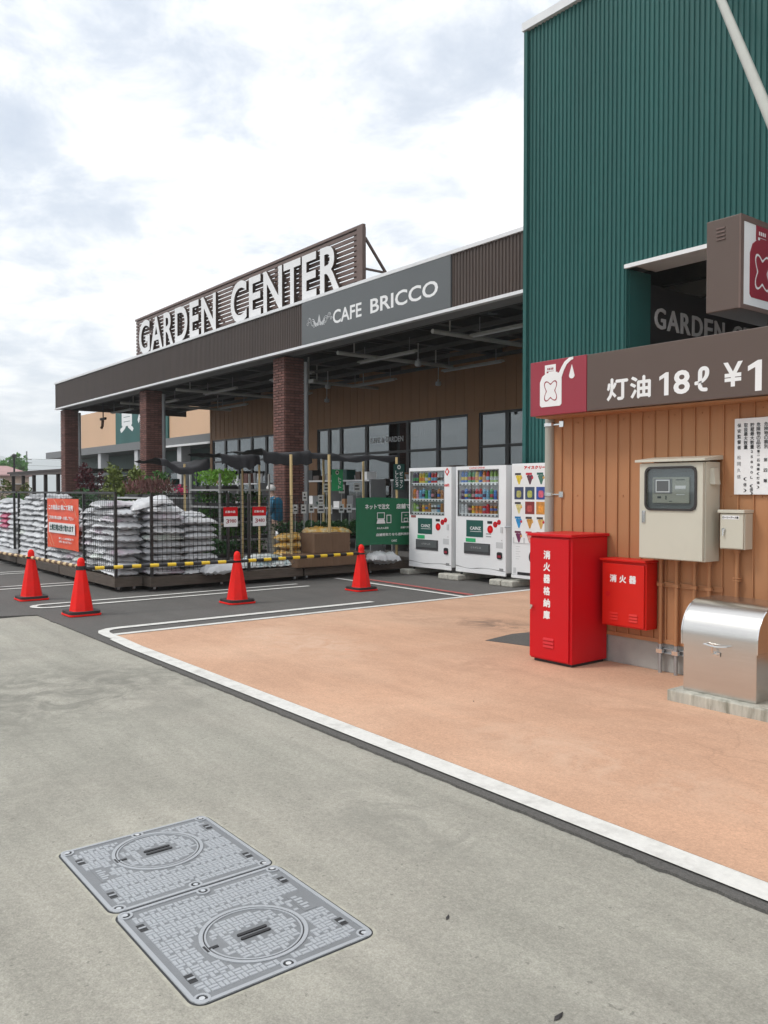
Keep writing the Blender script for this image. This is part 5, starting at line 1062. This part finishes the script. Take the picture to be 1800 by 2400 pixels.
for y0, lab in ((6.25, 'red and white price card on the wire cage, left of two'), (6.78, 'red and white price card on the wire cage, right of two')):
    t = thing('price_card', lab, 'price card', (BX1 + .004, y0 + .13, .96)); x = BX1 - .004
    MB().box(x, x + .004, y0, y0 + .255, 1.135, 1.285).build('red_half', 'signred' if 0 else 'red', t); MB().box(x, x + .004, y0 + .006, y0 + .255, .965, 1.1345).build('white_half', 'whiteg', t)
    b = MB(); lettering(b, '広告の品', (x + .004, y0 + .03, 1.19), UY, UZ, w=.18, h=.035, heavy=.002); b.build('lettering', 'white', t, kind='stuff')
    b = MB(); lettering(b, '3', (x + .004, y0 + .045, 1.02), UY, UZ, w=.055, h=.07, bold=.02); lettering(b, '980' if y0 < 6.5 else '480', (x + .004, y0 + .105, 1.03), UY, UZ, w=.125, h=.058, bold=.02); b.build('lettering', 'signred', t)
# ------------------------------------------------------------------ bamboo frame, shade net
for x, y, r, z1, lab in ((-12.42, 7.66, .027, 2.18, 'thick bamboo pole left of the yellow bags'), (-12.42, 8.46, .028, 2.20, 'thick bamboo pole behind the cardboard box'), (-12.42, 10.02, .026, 2.19, 'bamboo pole holding the dark vertical sign by the machines'), (-13.0, 7.36, .020, 2.1, 'slim bamboo pole behind the right red price card'), (-13.6, 7.35, .018, 2.1, 'slim bamboo pole between the two plant racks'), (-13.6, 6.22, .020, 2.0, 'slim bamboo pole at the left end of the shade net'), (-14.0, 9.40, .026, 2.2, 'pale pole behind the cardboard box, rear row'), (-14.0, 10.4, .026, 2.2, 'pale pole behind the green banner, rear row')):
    b = MB(); b.tube([(x, y, .228 if x > -13.3 else 0), (x + .01, y, 1.1), (x, y, z1)], [r, r * .97, r * .9], 10)
    for k in range(7): z = .45 + .26 * k + .03 * (k % 3); b.lathe([(r * 1.0, -.006), (r * 1.12, 0), (r * 1.0, .006)], (x + .008, y, z), 10)
    tag(b.build('bamboo_pole', 'bamboo', smooth=True, auto=True), lab, 'pole', 'bamboo poles of the shade frame')
def net(y0, y1, x0, x1, z, seed, lab, sag=.06, drop=.16):
    def f(a, c):
        x, y = x0 + (x1 - x0) * a, y0 + (y1 - y0) * c
        zz = z + .05 * noise.noise((a * 2 + seed, c * 4, 0)) + .025 * noise.noise((a * 7, c * 11, seed)) - sag * math.sin(c * math.pi) * (.4 + a)
        if a > .8: zz -= (a - .8) / .2 * (drop + .06 * noise.noise((c * 5, seed, 2))); x = x0 + (x1 - x0) * .8 + (a - .8) * .22 + .03 * noise.noise((c * 7, 1, seed))
        return (x, y, zz)
    b = MB(); b.sheet(f, 18, 22, .006); tag(b.build('shade_net', 'shade', smooth=True), lab, 'shade net', 'black shade nets over the plants')
net(8.15, 10.25, -14.1, -12.30, 2.24, 1, 'black shade net stretched flat over the right end of the plant display', .03, .10)
net(7.22, 8.22, -14.0, -12.30, 2.26, 2, 'black shade net bulging over the middle bamboo poles', .04, .20)
net(6.55, 7.3, -14.2, -12.55, 2.20, 3, 'black shade net sagging over the gap between racks', .05, .20)
net(5.75, 6.65, -14.8, -13.2, 2.10, 4, 'ragged black shade net drooping at the left end', .10, .12)
for y, z0, z1, s1, s2, lab, x in ((9.90, 1.57, 2.06, 'ピーマン', 'ししとう', 'dark green vertical sign with white kana on the pole by the machines', -12.36), (9.05, 1.55, 1.96, 'トマト', '', 'green vertical sign further back among the poles', -13.2)):
    t = thing('vertical_sign', lab, 'sign', (x, y + .13, z0)); MB().box(x - .003, x, y, y + .265, z0, z1).build('board', 'dgreen' if s2 else 'bgreen', t)
    b = MB(); column_text(b, s1, (x, y + .155, z1 - .15), UY, UZ, .065, .08, heavy=.003)
    if s2: column_text(b, s2, (x, y + .045, z1 - .13), UY, UZ, .065, .08, heavy=.003)
    b.prism(disc(.04, 16), (x, y + .13, z1 - .06), UY, UZ, (.002, 0, 0)); b.build('lettering', 'white', t, kind='stuff'); b = MB(); b.prism(disc(.022, 12), (x + .002, y + .13, z1 - .06), UY, UZ, (.0012, 0, 0)); b.build('disc_mark', 'dgreen', t)
# ------------------------------------------------------------------ plants
def foliage(seed, n, sx, sy, sz, ls, up=.3, clumps=0, thin=1.):
    rr = random.Random(seed); b = MB(); cl = [(rr.uniform(-.8, .8), rr.uniform(-.8, .8), rr.uniform(.1, .9), rr.uniform(.25, .5)) for _ in range(clumps)]
    for i in range(n):
        if cl:
            c = rr.choice(cl); d = Vector((rr.gauss(0, 1), rr.gauss(0, 1), rr.gauss(0, 1))).normalized() * c[3] * rr.random() ** .35
            p = Vector(((c[0] + d.x) * sx / 2, (c[1] + d.y) * sy / 2, (c[2] + d.z * .8) * sz))
        else: p = Vector((rr.uniform(-1, 1) * sx / 2, rr.uniform(-1, 1) * sy / 2, sz * rr.random() ** .8 * (.75 + .35 * noise.noise((i * .1, seed, 0)))))
        if p.z < 0: continue
        a = Vector((rr.uniform(-1, 1), rr.uniform(-1, 1), rr.uniform(-.4, .8) + up)).normalized(); q = a.cross(Vector((rr.uniform(-1, 1), rr.uniform(-1, 1), rr.uniform(-1, 1)))).normalized(); l = ls * rr.uniform(.6, 1.3); w = l * .33 * thin; nn = a.cross(q) * l * .12
        b.add([p, p + a * l * .45 + q * w + nn, p + a * l, p + a * l * .45 - q * w + nn], [(0, 1, 2), (0, 2, 3)])
    return b
FM = {}
def fmesh(key, *a, mt='leaf1', **k):
    if key not in FM: FM[key] = foliage(*a, **k).mesh('foliage', mt)
    return FM[key]
def tray(x, y, z, lab, key, sx=.5, sy=.36, group='trays of young plants'):
    t = thing('plant_tray', lab, 'plant tray', (x, y, z), group)
    MB().box(x - sx / 2, x + sx / 2, y - sy / 2, y + sy / 2, z, z + .055).build('tray', 'traygrey', t)
    o = bpy.data.objects.new('foliage', FM[key]); COL.objects.link(o); o.parent = t; o.location = (0, 0, .05); o.rotation_euler = (0, 0, rs.choice((0, math.pi)))
    return t
fmesh('low1', 1, 240, .5, .36, .20, .07, mt='leaf2'); fmesh('low2', 2, 240, .5, .36, .24, .075, mt='leaf1'); fmesh('high', 3, 330, .5, .40, .36, .07, up=.8, mt='leaf3', thin=.8); fmesh('mix', 4, 220, .5, .36, .22, .06, mt='leaf4'); fmesh('purple', 5, 420, .7, .5, .34, .10, up=1., thin=.35, mt='purple'); fmesh('flw', 6, 90, .5, .36, .2, .045, mt='flowerw'); fmesh('flp', 7, 80, .22, .22, .24, .05, mt='flower')
fmesh('bench', 8, 420, .8, .5, .30, .08, mt='leaf2')
def rack(x0, x1, y0, y1, z1, zs, lab):
    t = thing('plant_rack', lab, 'rack', ((x0 + x1) / 2, (y0 + y1) / 2, 0), 'tall zinc plant racks')
    for x in (x0, x1):
        for y in (y0, y1): MB().box(x - .016, x + .016, y - .016, y + .016, .02, z1).build('upright', 'rack', t)
    for z in zs:
        s = MB(); s.box(x0, x1, y0, y1, z, z + .012); s.box(x0 - .01, x1 + .01, y0 - .012, y0, z - .012, z + .02); s.box(x0 - .01, x1 + .01, y1, y1 + .012, z - .012, z + .02); s.box(x0 - .012, x0, y0, y1, z - .012, z + .02); s.box(x1, x1 + .012, y0, y1, z - .012, z + .02); s.build('shelf', 'rack', t)
    return t
ZS = (.34, .62, .95, 1.24, 1.56)
pos = ('lowest shelf', 'second shelf', 'middle shelf', 'fourth shelf', 'top shelf')
for (y0, y1, nm) in ((7.10, 7.55, 'left rack'), (7.72, 8.14, 'right rack')):
    rack(-15.25, -14.0, y0, y1, 1.87, ZS, 'zinc plant rack full of green seedlings, ' + ('left of two behind the red price cards' if nm[0] == 'l' else 'right of two, beside the man in blue'))
    for k, z in enumerate(ZS):
        for j, x in enumerate((-14.28, -14.92)):
            if nm[0] == 'r' and k >= 3 and j: continue
            key = ('high' if k == 4 and nm[0] == 'l' else rs.choice(('low1', 'low2', 'low1', 'mix' if k == 0 else 'low2')))
            if nm[0] == 'r' and k == 4: continue
            tray(x, (y0 + y1) / 2, z + .022, 'tray of green seedlings on the %s of the %s, %s' % (pos[k], nm, ('front', 'back')[j]), key)
for i, (x, y) in enumerate(((-15.3, 6.85), (-16.1, 6.85), (-16.9, 6.85))):
    pass
def bench(x0, x1, y0, y1, z, lab, mt='rack'):
    t = thing('plant_bench', lab, 'bench', ((x0 + x1) / 2, (y0 + y1) / 2, 0), 'low plant benches')
    MB().box(x0, x1, y0, y1, z - .03, z).build('top', mt, t)
    for x in (x0 + .05, x1 - .05):
        for y in (y0 + .05, y1 - .05): MB().box(x - .02, x + .02, y - .02, y + .02, 0, z - .031).build('leg', mt, t)
bench(-17.4, -15.4, 6.35, 7.25, 1.42, 'pale bench with purple grass and flowers left of the plant racks', 'lgrey')
for i, (x, y, key, lab) in enumerate(((-15.75, 6.6, 'purple', 'pot tray of purple tinged grass at the right end of the pale bench'), (-16.5, 6.6, 'purple', 'pot tray of purple tinged grass in the middle of the pale bench'), (-17.1, 6.75, 'mix', 'tray of olive plants at the left end of the pale bench'), (-15.6, 7.05, 'flp', 'bright pink flowers in a pot at the bench corner'), (-16.2, 7.05, 'flw', 'tray of small white flowers at the back of the pale bench'))): tray(x, y, 1.421, lab, key, .5 if key != 'flp' else .2, .36 if key != 'flp' else .2)
bench(-16.6, -14.9, 5.7, 6.2, 1.12, 'lower bench of dark trays behind the caged sacks', 'mgrey')
for i, x in enumerate((-15.2, -15.75, -16.3)): tray(x, 5.95, 1.121, 'tray of dark seedlings behind the caged sacks, %s' % ('right', 'middle', 'left')[i], ('flw', 'low1', 'mix')[i])
bench(-14.5, -13.45, 8.60, 10.6, .60, 'long low bench of dark green seedlings behind the bamboo poles', 'mgrey')
for i in range(5):
    for j in range(2): 
        t = tray(-13.7 - .55 * j, 8.82 + .40 * i, .602, 'wide tray of dark seedlings, %s along the low bench, %s row' % (('first', 'second', 'third', 'fourth', 'fifth')[i], ('front', 'rear')[j]), 'bench', .52, .38)
bench(-13.9, -13.45, 5.3, 7.2, .35, 'ground bench of dark plants behind the wire cage', 'mgrey')
for i in range(4): tray(-13.68, 5.5 + .46 * i, .352, 'tray of dark plants on the ground bench behind the cage, %s from left' % ('first', 'second', 'third', 'fourth', 'fifth', 'sixth')[i], ('low2', 'bench')[i % 2], .4, .44)
for i, (y, z, w) in enumerate(((8.30, 1.12, .12), (8.48, 1.12, .12), (8.66, 1.13, .12), (8.86, 1.12, .16), (8.87, 1.30, .13), (9.10, 1.10, .10), (9.36, 1.12, .12), (9.55, 1.12, .12), (9.36, 1.50, .14), (9.72, 1.53, .16), (8.52, 1.36, .10), (9.0, 1.52, .14))):
    t = thing('price_tag', 'white price tag on a stake above dark seedlings, %s' % ('first from left', 'second from left', 'third from left', 'lower of the stacked pair', 'upper of the stacked pair', 'small one in the middle', 'second from right', 'rightmost low one', 'higher one behind the thick pole', 'highest at the right', 'small high one at the left', 'high one in the middle')[i], 'price tag', (-13.4, y, z - .5), 'white price tags on stakes')
    MB().box(-13.404, -13.4, y, y + w, z, z + .17).build('card', 'whiteg', t); MB().box(-13.412, -13.406, y + w / 2 - .005, y + w / 2 + .005, .63, z + .02).build('stake', 'lgrey', t)
    b = MB(); b.box(-13.3995, -13.399, y + .02, y + w - .02, z + .04, z + .07); b.box(-13.3995, -13.399, y + .03, y + w - .04, z + .10, z + .135); b.build('print', 'dgrey', t)
# potted shrubs and trees behind the sacks
def shrub(x, y, z0, z1, w, mt, lab, seed, cat='shrub', name='potted_shrub', ls=.09, n=1500, cl=12):
    t = thing(name, lab, cat, (x, y, 0))
    b = MB(); b.lathe([(.14, 0), (.18, .28), (.19, .30), (.17, .30)], (x, y, 0), 14); b.build('pot', 'traygrey', t)
    b = MB(); rr = random.Random(seed)
    b.tube([(x, y, .25), (x + .03, y, (z0 + .25) / 2), (x - .02, y + .02, z0 + (z1 - z0) * .4)], [.03, .025, .018], 7)
    for k in range(5): a = rr.uniform(0, 6.3); b.tube([(x, y, z0 + (z1 - z0) * .1 * k), (x + math.cos(a) * w * .35, y + math.sin(a) * w * .35, z0 + (z1 - z0) * (.35 + .1 * k))], [.014, .006], 5)
    b.build('trunk', 'bark', t)
    f = foliage(seed, n, w, w, z1 - z0, ls, clumps=cl); f.v = [(p[0] + x, p[1] + y, p[2] + z0) for p in f.v]; f.build('crown', mt, t)
shrub(-19.6, 7.45, 1.25, 2.02, .95, 'leaf4', 'bushy olive green shrub behind the sacks, between the left columns', 5, n=2000, cl=16)
shrub(-21.2, 8.75, 1.2, 1.95, 1.0, 'leaf1', 'green shrub behind the olive one, partly hidden by the middle column', 6, n=1800)
shrub(-24.2, 8.15, 1.35, 2.30, .75, 'maple', 'dark red maple bush beside the far left column', 7, 'tree', 'maple_tree', n=900)
shrub(-25.3, 6.45, .8, 1.72, 1.1, 'leaf4', 'yellowish shrub at the left beyond the sacks', 8, n=1300)
shrub(-22.6, 5.95, .7, 1.42, 1.2, 'leaf1', 'small green shrub just above the left sack piles', 9, n=1300)
shrub(-17.6, 6.2, .7, 1.50, 1.2, 'leaf2', 'low dark shrub showing above the orange banner', 10, n=1400)
# ------------------------------------------------------------------ shelves under the canopy
def shelf_unit(x0, x1, y0, y1, h, lab, seed):
    t = thing('display_shelf', lab, 'shelf', ((x0 + x1) / 2, (y0 + y1) / 2, 0), 'display shelves under the canopy'); rr = random.Random(seed)
    for x in (x0, (x0 + x1) / 2, x1): MB().box(x - .02, x + .02, y0, y1, 0, h).build('upright', 'mgrey', t)
    for k in range(3):
        z = .3 + (h - .35) * k / 2; MB().box(x0, x1, y0 - .05, y1, z, z + .04).build('shelf_board', 'lgrey', t)
        x = x0 + .1
        while x < x1 - .25 and k < 3:
            w = rr.uniform(.12, .3); hh = rr.uniform(.12, .34); q = MB(); kind = rr.random()
            if kind < .45: q.lathe([(w * .33, 0), (w * .5, hh * .9), (w * .52, hh), (w * .44, hh)], (x + w / 2, y0 + .2, z + .042), 10); nm = 'pot'
            else: q.box(x, x + w, y0 + .05, y0 + .35, z + .042, z + .042 + hh); nm = 'packet'
            q.build(nm, rr.choice(['tanwall', 'cardboard', 'mgrey', 'brick', 'traygrey', 'white', 'dgreen', 'fascia']), t); x += w + rr.uniform(.03, .2)
shelf_unit(-20.9, -17.2, 13.0, 13.5, 1.85, 'grey shelf of pots behind the man and nearest column', 1); shelf_unit(-16.8, -13.6, 13.4, 13.9, 1.85, 'grey shelf of goods behind the bamboo poles', 2); shelf_unit(-27.0, -23.0, 13.0, 13.5, 1.8, 'grey shelf of goods behind the left plant rack', 3); shelf_unit(-33.5, -29.5, 13.0, 13.5, 1.8, 'grey shelf of goods between the left columns', 4); shelf_unit(-13.2, -11.0, 14.5, 15.0, 1.9, 'grey shelf of goods behind the vending machines', 5)
# ------------------------------------------------------------------ man at the plants
def skinned(name, pts, edges, rad, mt, parent, sub=2, kind=None):
    me = bpy.data.meshes.new(name); off = top_of(parent).location; me.from_pydata([Vector(p) - off for p in pts], edges, []); o = bpy.data.objects.new('tmp', me); COL.objects.link(o)
    s = o.modifiers.new('s', 'SKIN'); s.use_smooth_shade = True; o.modifiers.new('d', 'SUBSURF').levels = sub
    for i, v in enumerate(me.skin_vertices[0].data): r = rad[i]; v.radius = r if isinstance(r, tuple) else (r, r); v.use_root = (i == 0)
    bpy.context.view_layer.update(); res = bpy.data.meshes.new_from_object(o.evaluated_get(bpy.context.evaluated_depsgraph_get())); res.name = name
    bpy.data.objects.remove(o); res.materials.clear(); res.materials.append(M[mt]); res.polygons.foreach_set('use_smooth', [True] * len(res.polygons))
    q = bpy.data.objects.new(name, res); COL.objects.link(q); q.parent = parent; return q
PX, PY = -15.62, 9.28
fd = Vector((-.80, -.60, 0)); sd_ = Vector((-.60, .80, 0))   # facing left in the picture, his right side behind
def pp_(f, s, z): return Vector((PX, PY, 0)) + fd * f + sd_ * s + Vector((0, 0, z))
T = thing('person', 'white haired man in blue jacket and khaki trousers bending over the plants', 'person', (PX, PY, 0))
pts = [pp_(0, 0, .86), pp_(0, .02, 1.02), pp_(.02, 0, 1.2), pp_(.06, 0, 1.34), pp_(.10, 0, 1.43), pp_(.13, 0, 1.50), pp_(.155, 0, 1.575),
       pp_(.0, .09, .80), pp_(.05, .10, .46), pp_(-.01, .10, .09), pp_(.10, .10, .035), pp_(0, -.09, .80), pp_(.02, -.10, .46), pp_(-.06, -.10, .09), pp_(.06, -.10, .035),
       pp_(.06, .18, 1.33), pp_(.06, .22, 1.08), pp_(.26, .18, .98), pp_(.06, -.18, 1.33), pp_(.05, -.23, 1.08), pp_(.25, -.19, .97), pp_(.34, .17, .97), pp_(.33, -.18, .96)]
ed = [(0, 1), (1, 2), (2, 3), (3, 4), (4, 5), (5, 6), (0, 7), (7, 8), (8, 9), (9, 10), (0, 11), (11, 12), (12, 13), (13, 14), (3, 15), (15, 16), (16, 17), (3, 18), (18, 19), (19, 20), (17, 21), (20, 22)]
rd = [(.13, .10), (.13, .10), (.15, .10), (.13, .09), .055, .06, .085, .085, .06, .042, .035, .085, .06, .042, .035, .06, .045, .034, .06, .045, .034, .036, .036]
skinned('body', pts, ed, rd, 'skin', T)
pj = [pp_(0, 0, .84), pp_(.0, 0, 1.0), pp_(.02, 0, 1.2), pp_(.055, 0, 1.345), pp_(.085, 0, 1.42), pp_(.06, .19, 1.335), pp_(.06, .235, 1.08), pp_(.24, .185, .985), pp_(.06, -.19, 1.335), pp_(.05, -.245, 1.08), pp_(.23, -.195, .975)]
skinned('jacket', pj, [(0, 1), (1, 2), (2, 3), (3, 4), (3, 5), (5, 6), (6, 7), (3, 8), (8, 9), (9, 10)], [(.175, .14), (.17, .135), (.18, .135), (.165, .12), .075, .085, .066, .052, .085, .066, .052], 'jacket', T)
pt = [pp_(0, 0, .90), pp_(0, .09, .78), pp_(.05, .10, .46), pp_(-.01, .10, .10), pp_(0, -.09, .78), pp_(.02, -.10, .46), pp_(-.06, -.10, .10)]
skinned('trousers', pt, [(0, 1), (1, 2), (2, 3), (0, 4), (4, 5), (5, 6)], [(.15, .12), .105, .085, .07, .105, .085, .07], 'trousers', T)
for s, f0 in ((.10, -.01), (-.10, -.06)): skinned('shoe', [pp_(f0 - .05, s, .045), pp_(f0 + .06, s, .05), pp_(f0 + .19, s, .035)], [(0, 1), (1, 2)], [.048, .05, .036], 'black', T)
hc = pp_(.15, 0, 1.575)
b = MB(); b.grid(lambda a, c: hc + Vector((0, 0, .012)) + (fd * (-.014 + .108 * math.cos(c * 2.0) * 0 + math.cos(a * 6.2832) * math.sin(c * 1.9) * .103) + sd_ * (math.sin(a * 6.2832) * math.sin(c * 1.9) * .092) + Vector((0, 0, math.cos(c * 1.9) * .098 - max(0, math.cos(a * 6.2832)) * -.03 * c))), 20, 8, 0, True); b.build('hair', 'hair', T, smooth=True)
b = MB(); b.tube([hc + fd * .075 + Vector((0, 0, -.005)), hc + fd * .108 + Vector((0, 0, -.028))], [.010, .014], 6); b.build('nose', 'skin', T, smooth=True)
for s in (.034, -.034): b = MB(); b.lathe([(.004, -.006), (.009, 0), (.004, .006)], hc + fd * .083 + sd_ * s + Vector((0, 0, .004)), 8); b.build('eye', 'black', T)
b = MB(); b.tube([hc + fd * .078 + sd_ * .025 + Vector((0, 0, -.055)), hc + fd * .086 + Vector((0, 0, -.056)), hc + fd * .078 - sd_ * .025 + Vector((0, 0, -.055))], .006, 6); b.build('mouth', 'signred', T)
for s in (.084, -.084): b = MB(); b.lathe([(.008, -.028), (.016, 0), (.012, .022)], hc + sd_ * s + Vector((0, 0, -.01)), 8); b.build('ear', 'skin', T, smooth=True)
for s, q in ((.17, 1), (-.18, -1)):
    base = pp_(.35, s, .965)
    for k, (dy, ln) in enumerate(((.028, .07), (.010, .08), (-.009, .076), (-.026, .06))): b = MB(); b.tube([base + sd_ * dy, base + sd_ * dy + fd * ln * .55 + Vector((0, 0, -.012)), base + sd_ * dy + fd * ln * .9 + Vector((0, 0, -.04))], [.0095, .009, .007], 6); b.build('finger', 'skin', T, smooth=True)
    b = MB(); b.tube([base + sd_ * -.03 * q + fd * -.02, base + sd_ * -.05 * q + fd * .03 + Vector((0, 0, -.015))], [.012, .009], 6); b.build('thumb', 'skin', T, smooth=True)
b = MB(); b.box(-.0, .30, -.07, .07, 0, .22); b.v = [tuple(pp_(p[0] + .30, p[1] + .02, p[2] + .70)) for p in b.v]; tag(b.build('shoulder_bag', 'denim', bevel=.02), "dark bag held in front of the man in the blue jacket", 'bag')
b = MB(); b.tube([pp_(-.10, -.16, .42), pp_(-.12, -.18, .60), pp_(-.06, -.18, .72)], [.06, .09, .02], 8); tag(b.build('plastic_bag', 'whiteg', smooth=True), 'white plastic bag hanging beside the khaki trousers', 'bag')
# ------------------------------------------------------------------ beyond the canopy
T = thing('main_store', 'pale tan store building with dark green sign panel beyond the columns', 'building', (-48, 26, 0))
b = MB(); b.box(-61.2, -54.05, 20, 40, 0, 7.0); b.box(-45.75, -34.6, 20.003, 40, 0, 7.0); b.box(-54.05, -45.75, 20.3, 40, 0, 6.9); b.build('wall', 'tanfar', T)
MB().box(-54.05, -45.75, 19.9, 20.29, 4.4, 7.3).build('sign_panel', 'green_clad', T)
b = MB(); lettering(b, '資', (-53.2, 19.9, 5.35), UX, UZ, w=2.2, h=2.3, heavy=.07); lettering(b, '材', (-50.2, 19.9, 5.35), UX, UZ, w=2.1, h=2.2, heavy=.07); b.build('lettering', 'white', T)
b = MB(); b.box(-62.9, -34.6, 18.0, 20.0, 3.86, 4.30); b.build('awning', 'roofgrey', T)
MB().box(-41.5, -34.6, 17.9, 17.99, 3.80, 3.90).build('awning_trim', 'white', T)
MB().box(-61, -35, 19.93, 19.99, 0, 3.85).build('shopfront', 'dgreen', T)
for i in range(14):
    x = -60.5 + 1.9 * i; w = MB(); w.box(x, x + 1.5, 19.88, 19.925, .4, 2.6); o = w.build('window', 'wframe', T); MB().box(x + .06, x + 1.44, 19.87, 19.8795, .46, 2.54).build('pane', 'win', o)
for i, x in enumerate((-40.2, -46.0, -52, -58)):
    b = MB(); b.box(x - .25, x + .25, 18.1, 18.6, 0, 3.85); b.build('awning_post', 'lgrey', T)
T = thing('pergola', 'low dark brown timber shelter at the left beyond the sacks', 'shelter', (-43, 13, 0))
b = MB(); b.box(-49.2, -38.2, 12.0, 15.0, 2.47, 2.57); b.build('roof', 'roofdk', T); MB().box(-48.8, -38.4, 12.05, 12.2, 2.34, 2.465).build('fascia_board', 'fascia', T)
for i in range(6): MB().box(-48.7 + 2.0 * i, -48.55 + 2.0 * i, 12.1, 12.25, 0, 2.339).build('post', 'roofdk', T)
for i in range(5):
    for k in range(4): MB().box(-48.5 + 2.0 * i, -46.75 + 2.0 * i, 14.9, 14.95, .7 + .42 * k, 1.0 + .42 * k).build('slat', 'fascia', T)
T = thing('far_house', 'distant house with dusty pink tiled roof at the left edge', 'house', (-95, 21, 0))
b = MB(); b.box(-98, -92, 12, 24.6, 0, 3.1); b.build('wall', 'housewall', T)
b = MB(); b.add([(-99, 11, 3.05), (-91.3, 11, 3.05), (-91.3, 25.1, 3.05), (-99, 25.1, 3.05), (-95, 13, 4.2), (-95, 23.2, 4.2), (-99, 11, 3.2), (-91.3, 11, 3.2), (-91.3, 25.1, 3.2), (-99, 25.1, 3.2)], [(0, 3, 2, 1), (0, 1, 7, 6), (1, 2, 8, 7), (2, 3, 9, 8), (3, 0, 6, 9), (6, 7, 4), (7, 8, 5, 4), (8, 9, 5), (9, 6, 4, 5)]); b.build('roof', 'pinkroof', T)
for y in (14, 17, 20, 23): w = MB(); w.box(-91.99, -91.95, y, y + 1.2, 1.2, 2.3); o = w.build('window', 'lgrey', T); MB().box(-91.945, -91.93, y + .08, y + 1.12, 1.28, 2.22).build('pane', 'win', o)
MB().box(-93.2, -92.6, 20.4, 21.2, 3.5, 4.0).build('dormer', 'brick', T)
def far_tree(x, y, h, w, lab, seed):
    t = thing('far_tree', lab, 'tree', (x, y, 0)); b = MB(); b.tube([(x, y, 0), (x, y + .1, h * .6)], [.25, .12], 8)
    for k in range(5): b.tube([(x, y, h * (.3 + .06 * k)), (x + math.cos(k * 2.1) * w * .3, y + math.sin(k * 2.1) * w * .3, h * (.5 + .08 * k))], [.1, .04], 5)
    b.build('trunk', 'bark', t); f = foliage(seed, 2600, w, w, h * .75, .5, clumps=16); f.v = [(p[0] + x, p[1] + y, p[2] + h * .3) for p in f.v]; f.build('crown', 'leaf1', t)
far_tree(-117, 27.6, 5.6, 5.5, 'leafy tree top showing above the pink roof', 3); far_tree(-120, 23.5, 5.2, 6, 'leafy tree above the pink roof at the picture edge', 4)
t = thing('lamp_post', 'dark lamp post standing before the pink roof at the left', 'lamp', (-58.2, 14.64, 0)); b = MB(); b.tube([(-58.2, 14.64, 0), (-58.2, 14.64, 3.75)], .06, 8); b.build('pole', 'black', t); b = MB(); b.lathe([(.06, 0), (.16, .08), (.16, .2), (.05, .28)], (-58.2, 14.64, 3.7), 10); b.build('lamp_head', 'dgrey', t)
t = thing('utility_pole', 'distant utility pole with crossarms and wires at the left', 'pole', (-125.6, 33.3, 0)); b = MB(); b.tube([(-125.6, 33.3, 0), (-125.6, 33.3, 7.2)], [.16, .10], 8); b.build('pole', 'mgrey', t)
for z in (6.0, 5.5): MB().box(-125.65, -125.55, 32.6, 34.0, z, z + .1).build('crossarm', 'mgrey', t)
for y, z in ((32.8, 6.12), (33.8, 6.12), (33.3, 5.2), (33.0, 4.6)):
    b = MB(); b.tube([(-125.6 + k * 1.5, y + k * 5, z + .35 * ((k - 4) / 4) ** 2 - .35) for k in range(0, 9)], .018, 5); b.build('wire', 'mgrey', t)
t = thing('white_sign', 'small white sign board at the far left edge', 'sign', (-39.0, 9.2, 0)); MB().box(-39.02, -39.0, 9.0, 9.42, 1.75, 2.08).build('board', 'white', t); MB().box(-39.05, -39.025, 9.18, 9.23, 0, 2.0).build('post', 'dgrey', t)
